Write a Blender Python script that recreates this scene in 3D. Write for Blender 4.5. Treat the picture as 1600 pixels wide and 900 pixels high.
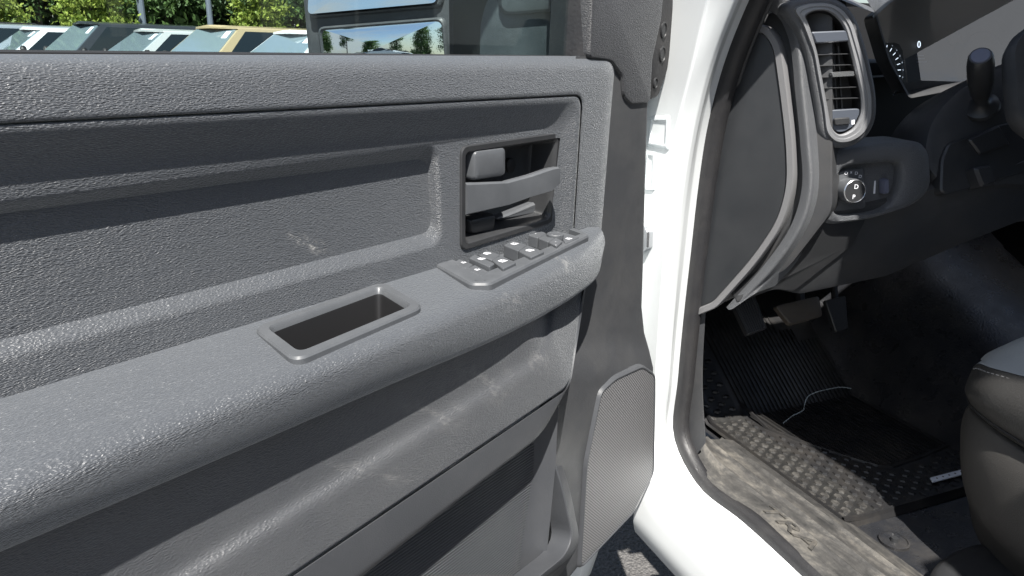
import bpy, bmesh, math, random
import numpy as np
from mathutils import Vector, Matrix
random.seed(7); rng=np.random.default_rng(7)
for o in list(bpy.data.objects): bpy.data.objects.remove(o)
scene=bpy.context.scene
R=math.radians
# ---------------------------------------------------------------- camera
CF=1155.0
CAM=np.array([-.751,-1.101,1.50])
YAW,PITCH,ROLL=R(23),R(18.05),R(1.35)
fwd=np.array([math.sin(YAW)*math.cos(PITCH),math.cos(YAW)*math.cos(PITCH),-math.sin(PITCH)])
_r=np.array([math.cos(YAW),-math.sin(YAW),0.]); _u=np.cross(_r,fwd)
rgt=_r*math.cos(ROLL)+_u*math.sin(ROLL); upv=_u*math.cos(ROLL)-_r*math.sin(ROLL)
cam=bpy.data.cameras.new('camera'); camo=bpy.data.objects.new('camera',cam); scene.collection.objects.link(camo)
camo.matrix_world=Matrix(((rgt[0],upv[0],-fwd[0],CAM[0]),(rgt[1],upv[1],-fwd[1],CAM[1]),(rgt[2],upv[2],-fwd[2],CAM[2]),(0,0,0,1)))
cam.sensor_width=36; cam.lens=CF/1600*36; cam.clip_start=.02; cam.clip_end=2000
scene.camera=camo
# ---------------------------------------------------------------- light
SUN=np.array([-.18,-.485,.855]); SUN/=np.linalg.norm(SUN)
EXPO=1.35
w=bpy.data.worlds.new("World"); scene.world=w; w.use_nodes=True
nt=w.node_tree; nt.nodes.clear()
out=nt.nodes.new('ShaderNodeOutputWorld'); bg=nt.nodes.new('ShaderNodeBackground'); sky=nt.nodes.new('ShaderNodeTexSky')
sky.sky_type='NISHITA'; sky.sun_disc=False
sky.sun_elevation=math.asin(SUN[2]); sky.sun_rotation=math.atan2(SUN[0],SUN[1])
tc=nt.nodes.new('ShaderNodeTexCoord'); mp=nt.nodes.new('ShaderNodeMapping'); mp.inputs['Scale'].default_value=(1,1,2.6)
no=nt.nodes.new('ShaderNodeTexNoise'); no.inputs['Scale'].default_value=2.6; no.inputs['Detail'].default_value=7; no.inputs['Roughness'].default_value=.58
rp=nt.nodes.new('ShaderNodeValToRGB'); rp.color_ramp.elements[0].position=.48; rp.color_ramp.elements[1].position=.62
mx=nt.nodes.new('ShaderNodeMix'); mx.data_type='RGBA'; mx.inputs[7].default_value=(4.6,4.75,5.0,1)
nt.links.new(tc.outputs['Generated'],mp.inputs[0]); nt.links.new(mp.outputs[0],no.inputs['Vector']); nt.links.new(no.outputs[0],rp.inputs[0])
nt.links.new(rp.outputs[0],mx.inputs[0]); nt.links.new(sky.outputs[0],mx.inputs[6]); nt.links.new(mx.outputs[2],bg.inputs[0]); nt.links.new(bg.outputs[0],out.inputs[0])
bg.inputs[1].default_value=.053
sl=bpy.data.lights.new('sun','SUN'); slo=bpy.data.objects.new('sun',sl); scene.collection.objects.link(slo)
sl.energy=4.5; sl.angle=R(.55); sl.color=(1,.96,.90)
slo.rotation_euler=Vector(SUN).to_track_quat('Z','Y').to_euler(); slo.location=(-3,-6,8)
scene.view_settings.view_transform='Standard'; scene.view_settings.look='None'; scene.view_settings.exposure=EXPO; scene.view_settings.gamma=1
scene.render.engine='CYCLES'

# ---------------------------------------------------------------- geometry helpers
def A(*v): return np.array(v,float)
def ray(x,y): return fwd*CF+rgt*(x-800)-upv*(y-450)
class Plane:
    def __init__(s,P,N):
        s.P=np.array(P,float); s.N=np.array(N,float)/np.linalg.norm(N)
        if s.N@(CAM-s.P)<0: s.N=-s.N
        h=np.array([0,0,1.]) if abs(s.N[2])<.9 else np.array([0,1.,0])
        s.e1=np.cross(h,s.N); s.e1/=np.linalg.norm(s.e1); s.e2=np.cross(s.N,s.e1)
    def hit(s,x,y,off=0):
        d=ray(x,y); P=s.P+s.N*off; return CAM+d*(((P-CAM)@s.N)/(d@s.N))
    def to2(s,p): q=np.asarray(p)-s.P; return np.stack([q@s.e1,q@s.e2],-1)
    def to3(s,q,off=0): q=np.asarray(q); return s.P+q[...,0:1]*s.e1+q[...,1:2]*s.e2+s.N*off
    def poly(s,px): return s.to2(np.array([s.hit(x,y) for x,y in px]))
AN=R(61)
DD=A(-math.sin(AN),-math.cos(AN),0); NN=A(math.cos(AN),-math.sin(AN),0)
def d2w(s_,w_,z_): return DD*s_+NN*w_+A(0,0,z_)
def dhit(x,y,w_=0): return Plane(NN*w_,NN).hit(x,y)
def PX(X): return Plane((X,0,0),(1,0,0))
def PY(Y): return Plane((0,Y,0),(0,1,0))
def PZ(Z): return Plane((0,0,Z),(0,0,1))
DP=Plane((0,0,0),NN)

def area2(q): return .5*np.sum(q[:,0]*np.roll(q[:,1],-1)-np.roll(q[:,0],-1)*q[:,1])
def inset(q,d):
    q=np.asarray(q,float); n=len(q); sg=1 if area2(q)>0 else -1
    if d==0: return q.copy()
    out=[]
    for i in range(n):
        a,b,c=q[i-1],q[i],q[(i+1)%n]
        e1=(b-a)/np.linalg.norm(b-a); e2=(c-b)/np.linalg.norm(c-b)
        n1=A(-e1[1],e1[0])*sg; n2=A(-e2[1],e2[0])*sg
        k=1+n1@n2
        out.append(b+(n1+n2)*d/max(k,.35))
    return np.array(out)
def rpoly(q,r,k=5):
    q=np.asarray(q,float); n=len(q); out=[]
    for i in range(n):
        a,b,c=q[i-1],q[i],q[(i+1)%n]
        la,lc=np.linalg.norm(a-b),np.linalg.norm(c-b)
        ri=r[i] if hasattr(r,'__len__') else r
        t1=min(ri,la*.45); t2=min(ri,lc*.45)
        p=b+(a-b)*t1/la; s_=b+(c-b)*t2/lc
        for j in range(k+1):
            t=j/k; out.append((1-t)**2*p+2*t*(1-t)*b+t*t*s_)
    return np.array(out)
class G:
    def __init__(s): s.v=[]; s.f=[]; s.sm=[]
    def add(s,v,f,sm=True):
        o=len(s.v); s.v+= [tuple(map(float,p)) for p in v]; s.f+=[tuple(i+o for i in t) for t in f]; s.sm+=[sm]*len(f); return s
    def rings(s,rs,cap0=False,cap1=True,sm=True,closed=True):
        n=len(rs[0]); v=np.concatenate(rs); f=[]
        for k in range(len(rs)-1):
            for i in range(n if closed else n-1):
                j=(i+1)%n; f.append((k*n+i,k*n+j,(k+1)*n+j,(k+1)*n+i))
        if cap0: f.append(tuple(range(n))[::-1])
        if cap1: f.append(tuple((len(rs)-1)*n+i for i in range(n)))
        return s.add(v,f,sm)
    def box(s,c,size,ax=None):
        c=np.array(c,float); h=np.array(size)/2.; ax=np.eye(3) if ax is None else np.array(ax)
        v=[c+ax[0]*h[0]*i+ax[1]*h[1]*j+ax[2]*h[2]*k for i in(-1,1) for j in(-1,1) for k in(-1,1)]
        return s.add(v,[(0,1,3,2),(4,6,7,5),(0,4,5,1),(2,3,7,6),(0,2,6,4),(1,5,7,3)],False)
    def tube(s,path,r,n=8,cap=True):
        path=[np.array(p,float) for p in path]; rs=[]; prev=None
        for i,p in enumerate(path):
            t=path[min(i+1,len(path)-1)]-path[max(i-1,0)]; t/=np.linalg.norm(t)
            if prev is None:
                a=np.cross(t,A(0,0,1)); 
                if np.linalg.norm(a)<.1: a=np.cross(t,A(1,0,0))
            else: a=prev-t*(prev@t)
            a/=np.linalg.norm(a); prev=a; b=np.cross(t,a); ri=r[i] if hasattr(r,'__len__') else r
            rs.append(np.array([p+(a*math.cos(q)+b*math.sin(q))*ri for q in np.linspace(0,2*math.pi,n,endpoint=False)]))
        return s.rings(rs,cap,cap)
    def ell(s,c,r,n=10,m=6,ax=None):
        c=np.array(c,float); ax=np.eye(3) if ax is None else ax; rs=[]
        for j in range(1,m):
            t=math.pi*j/m
            rs.append(np.array([c+ax[0]*r[0]*math.sin(t)*math.cos(q)+ax[1]*r[1]*math.sin(t)*math.sin(q)+ax[2]*r[2]*math.cos(t) for q in np.linspace(0,2*math.pi,n,endpoint=False)]))
        return s.rings(rs,True,True)
    def slab(s,plane,px,prof,r=.003,k=4,cap0=False,cap1=True,poly=None):
        q=plane.poly(px) if poly is None else poly
        rs=[plane.to3(rpoly(inset(q,d),max(r-d*.5,.0004) if not hasattr(r,'__len__') else r,k),o) for d,o in prof]
        return s.rings(rs,cap0,cap1)
ROOT={}
col=scene.collection
def mk(name,g,mat,parent=None,angle=32,kind=None,label=None,bev=0,merge=False):
    me=bpy.data.meshes.new(name)
    M=ROOT.get(parent.name) if parent is not None and parent.name in ROOT else None
    v=g.v
    if parent is not None:
        p=parent
        while p.name not in ROOT: p=p.parent
        Mi=ROOT[p.name].inverted(); v=[tuple(Mi@Vector(x)) for x in g.v]
    me.from_pydata(v,[],g.f); me.validate()
    bm=bmesh.new(); bm.from_mesh(me)
    if merge: bmesh.ops.remove_doubles(bm,verts=bm.verts,dist=1e-5)
    bmesh.ops.recalc_face_normals(bm,faces=bm.faces)
    if bev:
        es=[e for e in bm.edges if len(e.link_faces)==2 and e.calc_face_angle(0)>R(30)]
        bmesh.ops.bevel(bm,geom=es,offset=bev,segments=2,profile=.5,affect='EDGES')
    for f in bm.faces: f.smooth=True
    bm.to_mesh(me); bm.free()
    me.set_sharp_from_angle(angle=R(angle))
    if mat: me.materials.append(mat)
    o=bpy.data.objects.new(name,me); col.objects.link(o)
    if parent is not None: o.parent=parent
    if kind: o['kind']=kind
    if label: o['label']=label
    return o
def thing(name,label,cat,loc=(0,0,0),rz=0,group=None,mat=None):
    o=bpy.data.objects.new(name,None); col.objects.link(o)
    m=mat if mat is not None else Matrix.Translation(Vector(loc))@Matrix.Rotation(rz,4,'Z')
    o.matrix_world=m; o.empty_display_size=.1; ROOT[o.name]=m
    o['label']=label; o['category']=cat
    if group: o['group']=group
    return o
def tag(o,label,cat,group=None):
    o['label']=label; o['category']=cat
    if group: o['group']=group
    return o
def rpath(pts,rad,seg,k=6):
    """open path with rounded corners; seg = subdivisions of each straight piece; fixed point count"""
    pts=[np.array(p,float) for p in pts]; n=len(pts); ent=[pts[0]]; ex=[]
    out=[]; prev=pts[0]
    for i in range(1,n-1):
        a,b,c=pts[i-1],pts[i],pts[i+1]; la,lc=np.linalg.norm(a-b),np.linalg.norm(c-b); t=min(rad[i-1],la*.45,lc*.45)
        p=b+(a-b)*t/la; q=b+(c-b)*t/lc
        for j in range(seg[i-1]): out.append(prev+(p-prev)*j/seg[i-1])
        for j in range(k): u=j/k; out.append((1-u)**2*p+2*u*(1-u)*b+u*u*q)
        prev=q
    for j in range(seg[-1]+1): out.append(prev+(pts[-1]-prev)*j/seg[-1])
    return np.array(out)
def smooth_line(pts,n):
    """Catmull-Rom through pts, n samples by arc length"""
    P=np.array(pts,float)
    if len(P)==2: t=np.linspace(0,1,n)[:,None]; return P[0]*(1-t)+P[1]*t
    Q=np.vstack([2*P[0]-P[1],P,2*P[-1]-P[-2]]); o=[]
    for i in range(1,len(Q)-2):
        l=np.linalg.norm(Q[i+1]-Q[i])**.5; l0=max(np.linalg.norm(Q[i]-Q[i-1])**.5,1e-6); l2=max(np.linalg.norm(Q[i+2]-Q[i+1])**.5,1e-6); l=max(l,1e-6)
        m1=(Q[i+1]-Q[i])+l*((Q[i]-Q[i-1])/l0-(Q[i+1]-Q[i-1])/(l0+l)); m2=(Q[i+1]-Q[i])+l*((Q[i+2]-Q[i+1])/l2-(Q[i+2]-Q[i])/(l+l2))
        for t in np.linspace(0,1,12,endpoint=False):
            o.append((2*t**3-3*t*t+1)*Q[i]+(t**3-2*t*t+t)*m1+(-2*t**3+3*t*t)*Q[i+1]+(t**3-t*t)*m2)
    o.append(Q[-2]); o=np.array(o); d=np.r_[0,np.cumsum(np.linalg.norm(np.diff(o,axis=0),axis=1))]
    t=np.linspace(0,d[-1],n); return np.stack([np.interp(t,d,o[:,i]) for i in range(3)],-1)
def rprof(lines,rad,k=4):
    """round the profile across a stack of lines (K,n,3)"""
    L=[np.asarray(l) for l in lines]; out=[L[0]]
    for i in range(1,len(L)-1):
        r=rad[i]
        if r<=0: out.append(L[i]); continue
        a,b,c=L[i-1],L[i],L[i+1]
        la=np.linalg.norm(a-b,axis=1,keepdims=True)+1e-9; lc=np.linalg.norm(c-b,axis=1,keepdims=True)+1e-9
        p=b+(a-b)*np.minimum(r,la*.48)/la; q=b+(c-b)*np.minimum(r,lc*.48)/lc
        for j in range(k+1): t=j/k; out.append((1-t)**2*p+2*t*(1-t)*b+t*t*q)
    out.append(L[-1]); return out
def loft(lines,rad=None,k=4,g=None):
    g=g or G(); L=rprof(lines,rad,k) if rad is not None else lines
    return g.rings([np.asarray(l) for l in L],False,False,True,closed=False)
def cut_hole(g,plane,q):
    """remove convex polygon q (plane 2d) from the surface g, cutting exactly along its edges"""
    bm=bmesh.new(); vs=[bm.verts.new(v) for v in g.v]
    for f in g.f:
        try: bm.faces.new([vs[i] for i in f])
        except ValueError: pass
    c=np.mean(q,0); n=len(q); lo,hi=q.min(0),q.max(0); S=[]
    for f in bm.faces:
        p=plane.to2(np.array([v.co[:] for v in f.verts])); 
        if (p.max(0)>=lo).all() and (p.min(0)<=hi).all(): S.append(f)
    for i in range(n):
        a,b=plane.to3(q[i]),plane.to3(q[(i+1)%n]); nn=np.cross(b-a,plane.N); nn/=np.linalg.norm(nn)
        if nn@(plane.to3(c)-a)>0: nn=-nn
        geom=set(S); 
        for f in S: geom.update(f.edges); geom.update(f.verts)
        r=bmesh.ops.bisect_plane(bm,geom=list(geom),plane_co=a,plane_no=nn,dist=1e-6)
        S=[f for f in r['geom'] if isinstance(f,bmesh.types.BMFace) and (np.array(f.calc_center_median()[:])-a)@nn<1e-6]
    bmesh.ops.delete(bm,geom=S,context='FACES')
    bm.verts.ensure_lookup_table(); bm.verts.index_update()
    o=G(); o.v=[tuple(v.co) for v in bm.verts]; o.f=[tuple(v.index for v in f.verts) for f in bm.faces]; bm.free(); return o
# ---------------------------------------------------------------- materials
def newmat(name):
    m=bpy.data.materials.new(name); m.use_nodes=True; b=m.node_tree.nodes['Principled BSDF']; return m,m.node_tree,b
def N(nt,t,**k):
    n=nt.nodes.new(t)
    for a,b in k.items():
        if a in ('ip',): 
            for i,v in b.items(): n.inputs[i].default_value=v
        else: setattr(n,a,b)
    return n
def mat(name,colr,rough=.5,metal=0,spec=.5,coat=0,grain=None,vary=0,dust=0,dustcol=(.33,.29,.23),dscale=6,trans=0,emit=None,anis=(1,1,1),sheen=0):
    m,nt,b=newmat(name); c=(*colr,1) if len(colr)==3 else colr
    b.inputs['Base Color'].default_value=c; b.inputs['Roughness'].default_value=rough; b.inputs['Metallic'].default_value=metal
    b.inputs['Specular IOR Level'].default_value=spec; b.inputs['Coat Weight'].default_value=coat; b.inputs['Coat Roughness'].default_value=.05
    if sheen: b.inputs['Sheen Weight'].default_value=sheen; b.inputs['Sheen Roughness'].default_value=.4
    tc=N(nt,'ShaderNodeTexCoord')
    if vary or dust:
        n=N(nt,'ShaderNodeTexNoise',ip={'Scale':dscale,'Detail':8.,'Roughness':.65}); nt.links.new(tc.outputs['Object'],n.inputs['Vector'])
        mr=N(nt,'ShaderNodeMapRange',ip={1:.42,2:.75,3:0.,4:1.}); nt.links.new(n.outputs[0],mr.inputs[0])
        mx=N(nt,'ShaderNodeMix',data_type='RGBA'); mx.inputs[6].default_value=c; mx.inputs[7].default_value=(*dustcol,1)
        mu=N(nt,'ShaderNodeMath',operation='MULTIPLY',ip={1:dust or vary}); nt.links.new(mr.outputs[0],mu.inputs[0]); nt.links.new(mu.outputs[0],mx.inputs[0])
        nt.links.new(mx.outputs[2],b.inputs['Base Color'])
        n2=N(nt,'ShaderNodeTexNoise',ip={'Scale':dscale*3.1,'Detail':5.}); nt.links.new(tc.outputs['Object'],n2.inputs['Vector'])
        mr2=N(nt,'ShaderNodeMapRange',ip={1:.3,2:.7,3:max(rough-.07,0),4:rough+.08}); nt.links.new(n2.outputs[0],mr2.inputs[0]); nt.links.new(mr2.outputs[0],b.inputs['Roughness'])
    if grain:
        sc,st,di=grain
        mp=N(nt,'ShaderNodeMapping',ip={'Scale':anis}); nt.links.new(tc.outputs['Object'],mp.inputs[0])
        n=N(nt,'ShaderNodeTexNoise',ip={'Scale':sc,'Detail':2.,'Roughness':.5,'Distortion':.6}); nt.links.new(mp.outputs[0],n.inputs['Vector'])
        v=N(nt,'ShaderNodeTexVoronoi',feature='SMOOTH_F1',ip={'Scale':sc*.9}); nt.links.new(mp.outputs[0],v.inputs['Vector'])
        ad=N(nt,'ShaderNodeMath',operation='ADD'); nt.links.new(n.outputs[0],ad.inputs[0]); nt.links.new(v.outputs[0],ad.inputs[1])
        bu=N(nt,'ShaderNodeBump',ip={'Strength':st,'Distance':di}); nt.links.new(ad.outputs[0],bu.inputs['Height']); nt.links.new(bu.outputs[0],b.inputs['Normal'])
    if emit: b.inputs['Emission Color'].default_value=(*emit[:3],1); b.inputs['Emission Strength'].default_value=emit[3]
    return m
GA=(1,1,2.3)
M={}
def leather(name,colr,rough=.42,st=.75,dust=.12,scuffs=(),sheen=.16):
    """black moulded vinyl with a wrinkled hide grain, running along the door"""
    m,nt,b=newmat(name); tc=N(nt,'ShaderNodeTexCoord')
    b.inputs['Roughness'].default_value=rough; b.inputs['Specular IOR Level'].default_value=.6; b.inputs['Sheen Weight'].default_value=sheen; b.inputs['Sheen Roughness'].default_value=.45; b.inputs['Sheen Tint'].default_value=(.93,.97,1,1)
    mp=N(nt,'ShaderNodeMapping',ip={'Scale':(.9,1.6,3.3)}); nt.links.new(tc.outputs['Object'],mp.inputs[0])
    # warp
    nw=N(nt,'ShaderNodeTexNoise',ip={'Scale':26.,'Detail':2.}); nt.links.new(mp.outputs[0],nw.inputs['Vector'])
    sub=N(nt,'ShaderNodeVectorMath',operation='MULTIPLY_ADD'); sub.inputs[1].default_value=(.010,.010,.010); nt.links.new(nw.outputs['Color'],sub.inputs[0]); nt.links.new(mp.outputs[0],sub.inputs[2])
    v=N(nt,'ShaderNodeTexVoronoi',feature='SMOOTH_F1',ip={'Scale':390.,'Smoothness':.6}); nt.links.new(sub.outputs[0],v.inputs['Vector'])
    n1=N(nt,'ShaderNodeTexNoise',ip={'Scale':290.,'Detail':2.,'Roughness':.5,'Distortion':.5}); nt.links.new(sub.outputs[0],n1.inputs['Vector'])
    ad=N(nt,'ShaderNodeMath',operation='MULTIPLY_ADD',ip={1:1.3}); nt.links.new(n1.outputs[0],ad.inputs[0]); nt.links.new(v.outputs[0],ad.inputs[2])
    bu=N(nt,'ShaderNodeBump',ip={'Strength':st,'Distance':.0013}); nt.links.new(ad.outputs[0],bu.inputs['Height']); nt.links.new(bu.outputs[0],b.inputs['Normal'])
    # grime and dust
    n=N(nt,'ShaderNodeTexNoise',ip={'Scale':5.,'Detail':9.,'Roughness':.7}); nt.links.new(tc.outputs['Object'],n.inputs['Vector'])
    mr=N(nt,'ShaderNodeMapRange',ip={1:.45,2:.72,3:0.,4:dust}); nt.links.new(n.outputs[0],mr.inputs[0])
    mx=N(nt,'ShaderNodeMix',data_type='RGBA'); mx.inputs[6].default_value=(*colr,1); mx.inputs[7].default_value=(.24,.24,.235,1)
    nt.links.new(mr.outputs[0],mx.inputs[0]); cur=mx.outputs[2]
    for (px_,py_,w_,sx,sy,ang,amt) in scuffs:
        p=L2_(Plane(NN*w_,NN).hit(px_,py_))
        m1=N(nt,'ShaderNodeMapping',vector_type='TEXTURE',ip={'Location':(p[0],w_,p[2]-.5),'Rotation':(0,ang,0),'Scale':(sx,.05,sy)}); nt.links.new(tc.outputs['Object'],m1.inputs[0])
        ln=N(nt,'ShaderNodeVectorMath',operation='LENGTH'); nt.links.new(m1.outputs[0],ln.inputs[0])
        fall=N(nt,'ShaderNodeMapRange',ip={1:1.,2:.2,3:0.,4:1.}); nt.links.new(ln.outputs['Value'],fall.inputs[0])
        ns=N(nt,'ShaderNodeTexNoise',ip={'Scale':2.2,'Detail':8.,'Roughness':.8}); nt.links.new(m1.outputs[0],ns.inputs['Vector'])
        sr=N(nt,'ShaderNodeMapRange',ip={1:.50,2:.66,3:0.,4:amt}); nt.links.new(ns.outputs[0],sr.inputs[0])
        mm=N(nt,'ShaderNodeMath',operation='MULTIPLY'); nt.links.new(fall.outputs[0],mm.inputs[0]); nt.links.new(sr.outputs[0],mm.inputs[1])
        mc=N(nt,'ShaderNodeMix',data_type='RGBA'); nt.links.new(mm.outputs[0],mc.inputs[0]); nt.links.new(cur,mc.inputs[6]); mc.inputs[7].default_value=(.42,.41,.39,1); cur=mc.outputs[2]
    nt.links.new(cur,b.inputs['Base Color'])
    return m
def L2_(p): return A(p@DD,p@NN,p[2])
M['leather']=leather('vinyl_hide_grain',(.057,.062,.070),dust=.03,sheen=.38,scuffs=[(484,381,.001,.035,.010,-.5,.8),(900,412,.11,.022,.022,.6,.55),(800,470,.12,.02,.03,1.0,.4),(830,285,.02,.01,.03,.2,.3)])
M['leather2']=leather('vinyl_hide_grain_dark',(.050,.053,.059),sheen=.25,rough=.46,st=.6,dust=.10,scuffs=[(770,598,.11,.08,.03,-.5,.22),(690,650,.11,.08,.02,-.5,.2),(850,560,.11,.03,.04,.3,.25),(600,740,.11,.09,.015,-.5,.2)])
M['hingeplastic']=mat('dark_door_plastic',(.046,.048,.052),.5,grain=(900,.35,.0004),dust=.10,dustcol=(.25,.24,.22),dscale=9)
M['trimskin']=leather('corner_trim_skin',(.030,.031,.035),rough=.5,st=.6,dust=.04)
M['plastic']=mat('fine_grain_plastic',(.050,.053,.059),.5,grain=(900,.35,.0004),dust=.06,dustcol=(.22,.22,.22),dscale=9)
M['hard']=mat('hard_dash_plastic',(.036,.038,.042),.5,grain=(700,.3,.0005),dust=.08,dscale=7)
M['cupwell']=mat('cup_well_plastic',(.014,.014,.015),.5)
M['cover']=mat('side_cover_plastic',(.022,.024,.027),.42,dust=.04,dustcol=(.2,.2,.2),dscale=6)
M['dashskin']=leather('dash_skin',(.075,.079,.086),rough=.45,st=.6,dust=.05)
M['smooth']=mat('satin_black_plastic',(.028,.029,.031),.36,dust=.06,dustcol=(.2,.2,.2),dscale=14)
M['bezel']=mat('grey_bezel_plastic',(.078,.083,.090),.40,dust=.08,dustcol=(.28,.29,.31),dscale=30)
M['dark']=mat('deep_black_plastic',(.012,.012,.013),.6)
M['rubber']=mat('seal_rubber',(.018,.018,.020),.5,grain=(220,.25,.001),dust=.07,dustcol=(.22,.20,.17),dscale=12)
M['paint']=mat('white_body_paint',(.76,.79,.80),.22,coat=.6)
M['jamb']=mat('white_jamb_paint',(.70,.75,.77),.3,coat=.3,dust=.12,dustcol=(.45,.43,.38),dscale=8)
M['rim']=mat('silver_grained_trim',(.26,.265,.275),.42,metal=.3,grain=(800,.4,.0005))
M['coverrim']=mat('grey_grained_rim',(.17,.17,.175),.42,metal=.1,grain=(800,.4,.0005))
M['chrome']=mat('satin_chrome',(.55,.56,.58),.22,metal=.9)
M['icon']=mat('white_print',(.75,.76,.80),.5)
M['amber']=mat('pale_print',(.8,.72,.55),.5)
M['gaugeprint']=mat('lit_gauge_print',(.8,.85,.9),.5,emit=(.8,.9,1,.9))
M['gloss']=mat('gloss_black',(.010,.010,.012),.08,coat=.5)
M['cap']=mat('stalk_cap_plastic',(.12,.13,.18),.35)
M['blueplastic']=mat('blue_grey_plastic',(.07,.08,.10),.4)
M['mat']=mat('mat_rubber',(.018,.018,.019),.36,dust=.12,dustcol=(.22,.19,.15),dscale=10)
M['vinylfloor']=mat('black_vinyl_floor',(.018,.019,.022),.30,grain=(260,.45,.001),dust=.1,dscale=9)
M['seatskin']=mat('dark_seat_vinyl',(.034,.033,.032),.45,grain=(420,.35,.0007))
M['seatgrey']=mat('pale_grey_seat_vinyl',(.30,.32,.33),.45,grain=(420,.35,.0007))
M['skirt']=mat('brown_grey_seat_plastic',(.042,.040,.038),.5,grain=(600,.35,.0006))
M['tie']=mat('pale_nylon',(.55,.60,.60),.4)
M['strip']=mat('white_plastic_strip',(.75,.78,.85),.4)
M['metal']=mat('worn_metal',(.10,.085,.07),.5,metal=.2,dust=.3,dustcol=(.15,.12,.09),dscale=40)
M['thread']=mat('grey_thread',(.22,.22,.22),.7)
M['mirror']=mat('mirror_glass',(.86,.90,.92),.01,metal=1)
M['mirrorhouse']=mat('mirror_housing_plastic',(.050,.055,.060),.42,grain=(600,.3,.0005),dust=.2,dustcol=(.25,.26,.27),dscale=16)
def glassmat(name,tint=(.86,.92,.92),gl=.02):
    m,nt,b=newmat(name); nt.nodes.remove(b); o=nt.nodes['Material Output']
    t=N(nt,'ShaderNodeBsdfTransparent'); t.inputs[0].default_value=(*tint,1); g=N(nt,'ShaderNodeBsdfGlossy'); g.inputs['Roughness'].default_value=.01
    lw=N(nt,'ShaderNodeLayerWeight',ip={0:.5}); pw=N(nt,'ShaderNodeMath',operation='POWER',ip={1:4.}); fr=N(nt,'ShaderNodeMath',operation='MULTIPLY_ADD',ip={1:.5,2:gl}); nt.links.new(lw.outputs['Facing'],pw.inputs[0]); nt.links.new(pw.outputs[0],fr.inputs[0]); mx=N(nt,'ShaderNodeMixShader')
    nt.links.new(fr.outputs[0],mx.inputs[0]); nt.links.new(t.outputs[0],mx.inputs[1]); nt.links.new(g.outputs[0],mx.inputs[2]); nt.links.new(mx.outputs[0],o.inputs[0]); return m
M['glass']=glassmat('window_glass'); M['lens']=glassmat('cluster_lens',(.8,.83,.86),.24)
def silltex():
    m,nt,b=newmat('dusty_sill_plastic'); tc=N(nt,'ShaderNodeTexCoord')
    mp=N(nt,'ShaderNodeMapping',ip={'Scale':(7,2.2,7)}); nt.links.new(tc.outputs['Object'],mp.inputs[0])
    a=N(nt,'ShaderNodeTexNoise',ip={'Scale':4.,'Detail':10.,'Roughness':.72,'Distortion':.5}); nt.links.new(mp.outputs[0],a.inputs['Vector'])
    a2=N(nt,'ShaderNodeTexNoise',ip={'Scale':60.,'Detail':6.,'Roughness':.7}); nt.links.new(tc.outputs['Object'],a2.inputs['Vector'])
    mu=N(nt,'ShaderNodeMath',operation='MULTIPLY_ADD',ip={1:.35}); nt.links.new(a2.outputs[0],mu.inputs[0]); nt.links.new(a.outputs[0],mu.inputs[2])
    rr=N(nt,'ShaderNodeValToRGB'); e=rr.color_ramp.elements; e[0].position=.50; e[0].color=(.022,.022,.022,1); e[1].position=.95; e[1].color=(.20,.185,.16,1)
    q=e.new(.68); q.color=(.060,.058,.055,1)
    nt.links.new(mu.outputs[0],rr.inputs[0]); nt.links.new(rr.outputs[0],b.inputs['Base Color']); b.inputs['Roughness'].default_value=.62
    bu=N(nt,'ShaderNodeBump',ip={'Strength':.4,'Distance':.001}); nt.links.new(a2.outputs[0],bu.inputs['Height']); nt.links.new(bu.outputs[0],b.inputs['Normal']); return m
M['sill']=silltex()
M['dustmat']=mat('dusty_mat_rubber',(.030,.029,.028),.32,dust=.55,dustcol=(.18,.172,.158),dscale=70)
M['dustfilm']=mat('dusty_mat_film',(.014,.014,.014),.5,dust=.18,dustcol=(.12,.115,.105),dscale=30)
def grilletex():
    m,nt,b=newmat('perforated_grille'); tc=N(nt,'ShaderNodeTexCoord'); sp=N(nt,'ShaderNodeSeparateXYZ'); nt.links.new(tc.outputs['Object'],sp.inputs[0])
    P=.0056; hs=[]
    for off in (0,.5):
        c=[]
        for ax,pp in (('X',P*1.0),('Z',P*1.0)):
            d=N(nt,'ShaderNodeMath',operation='MULTIPLY_ADD',ip={1:1/pp,2:off}); nt.links.new(sp.outputs[ax],d.inputs[0])
            f=N(nt,'ShaderNodeMath',operation='FRACT'); nt.links.new(d.outputs[0],f.inputs[0])
            s_=N(nt,'ShaderNodeMath',operation='SUBTRACT',ip={1:.5}); nt.links.new(f.outputs[0],s_.inputs[0])
            p_=N(nt,'ShaderNodeMath',operation='POWER',ip={1:2.}); 
            ab=N(nt,'ShaderNodeMath',operation='ABSOLUTE'); nt.links.new(s_.outputs[0],ab.inputs[0]); nt.links.new(ab.outputs[0],p_.inputs[0]); c.append(p_)
        ad=N(nt,'ShaderNodeMath',operation='ADD'); nt.links.new(c[0].outputs[0],ad.inputs[0]); nt.links.new(c[1].outputs[0],ad.inputs[1]); hs.append(ad)
    mi=N(nt,'ShaderNodeMath',operation='MINIMUM'); nt.links.new(hs[0].outputs[0],mi.inputs[0]); nt.links.new(hs[1].outputs[0],mi.inputs[1])
    mr=N(nt,'ShaderNodeMapRange',ip={1:.03,2:.07,3:0.,4:1.}); nt.links.new(mi.outputs[0],mr.inputs[0])
    mx=N(nt,'ShaderNodeMix',data_type='RGBA'); mx.inputs[6].default_value=(.008,.008,.009,1); mx.inputs[7].default_value=(.17,.17,.175,1)
    nt.links.new(mr.outputs[0],mx.inputs[0]); nt.links.new(mx.outputs[2],b.inputs['Base Color']); b.inputs['Roughness'].default_value=.5
    bu=N(nt,'ShaderNodeBump',ip={'Strength':.6,'Distance':.0008}); nt.links.new(mr.outputs[0],bu.inputs['Height']); nt.links.new(bu.outputs[0],b.inputs['Normal']); return m
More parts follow.
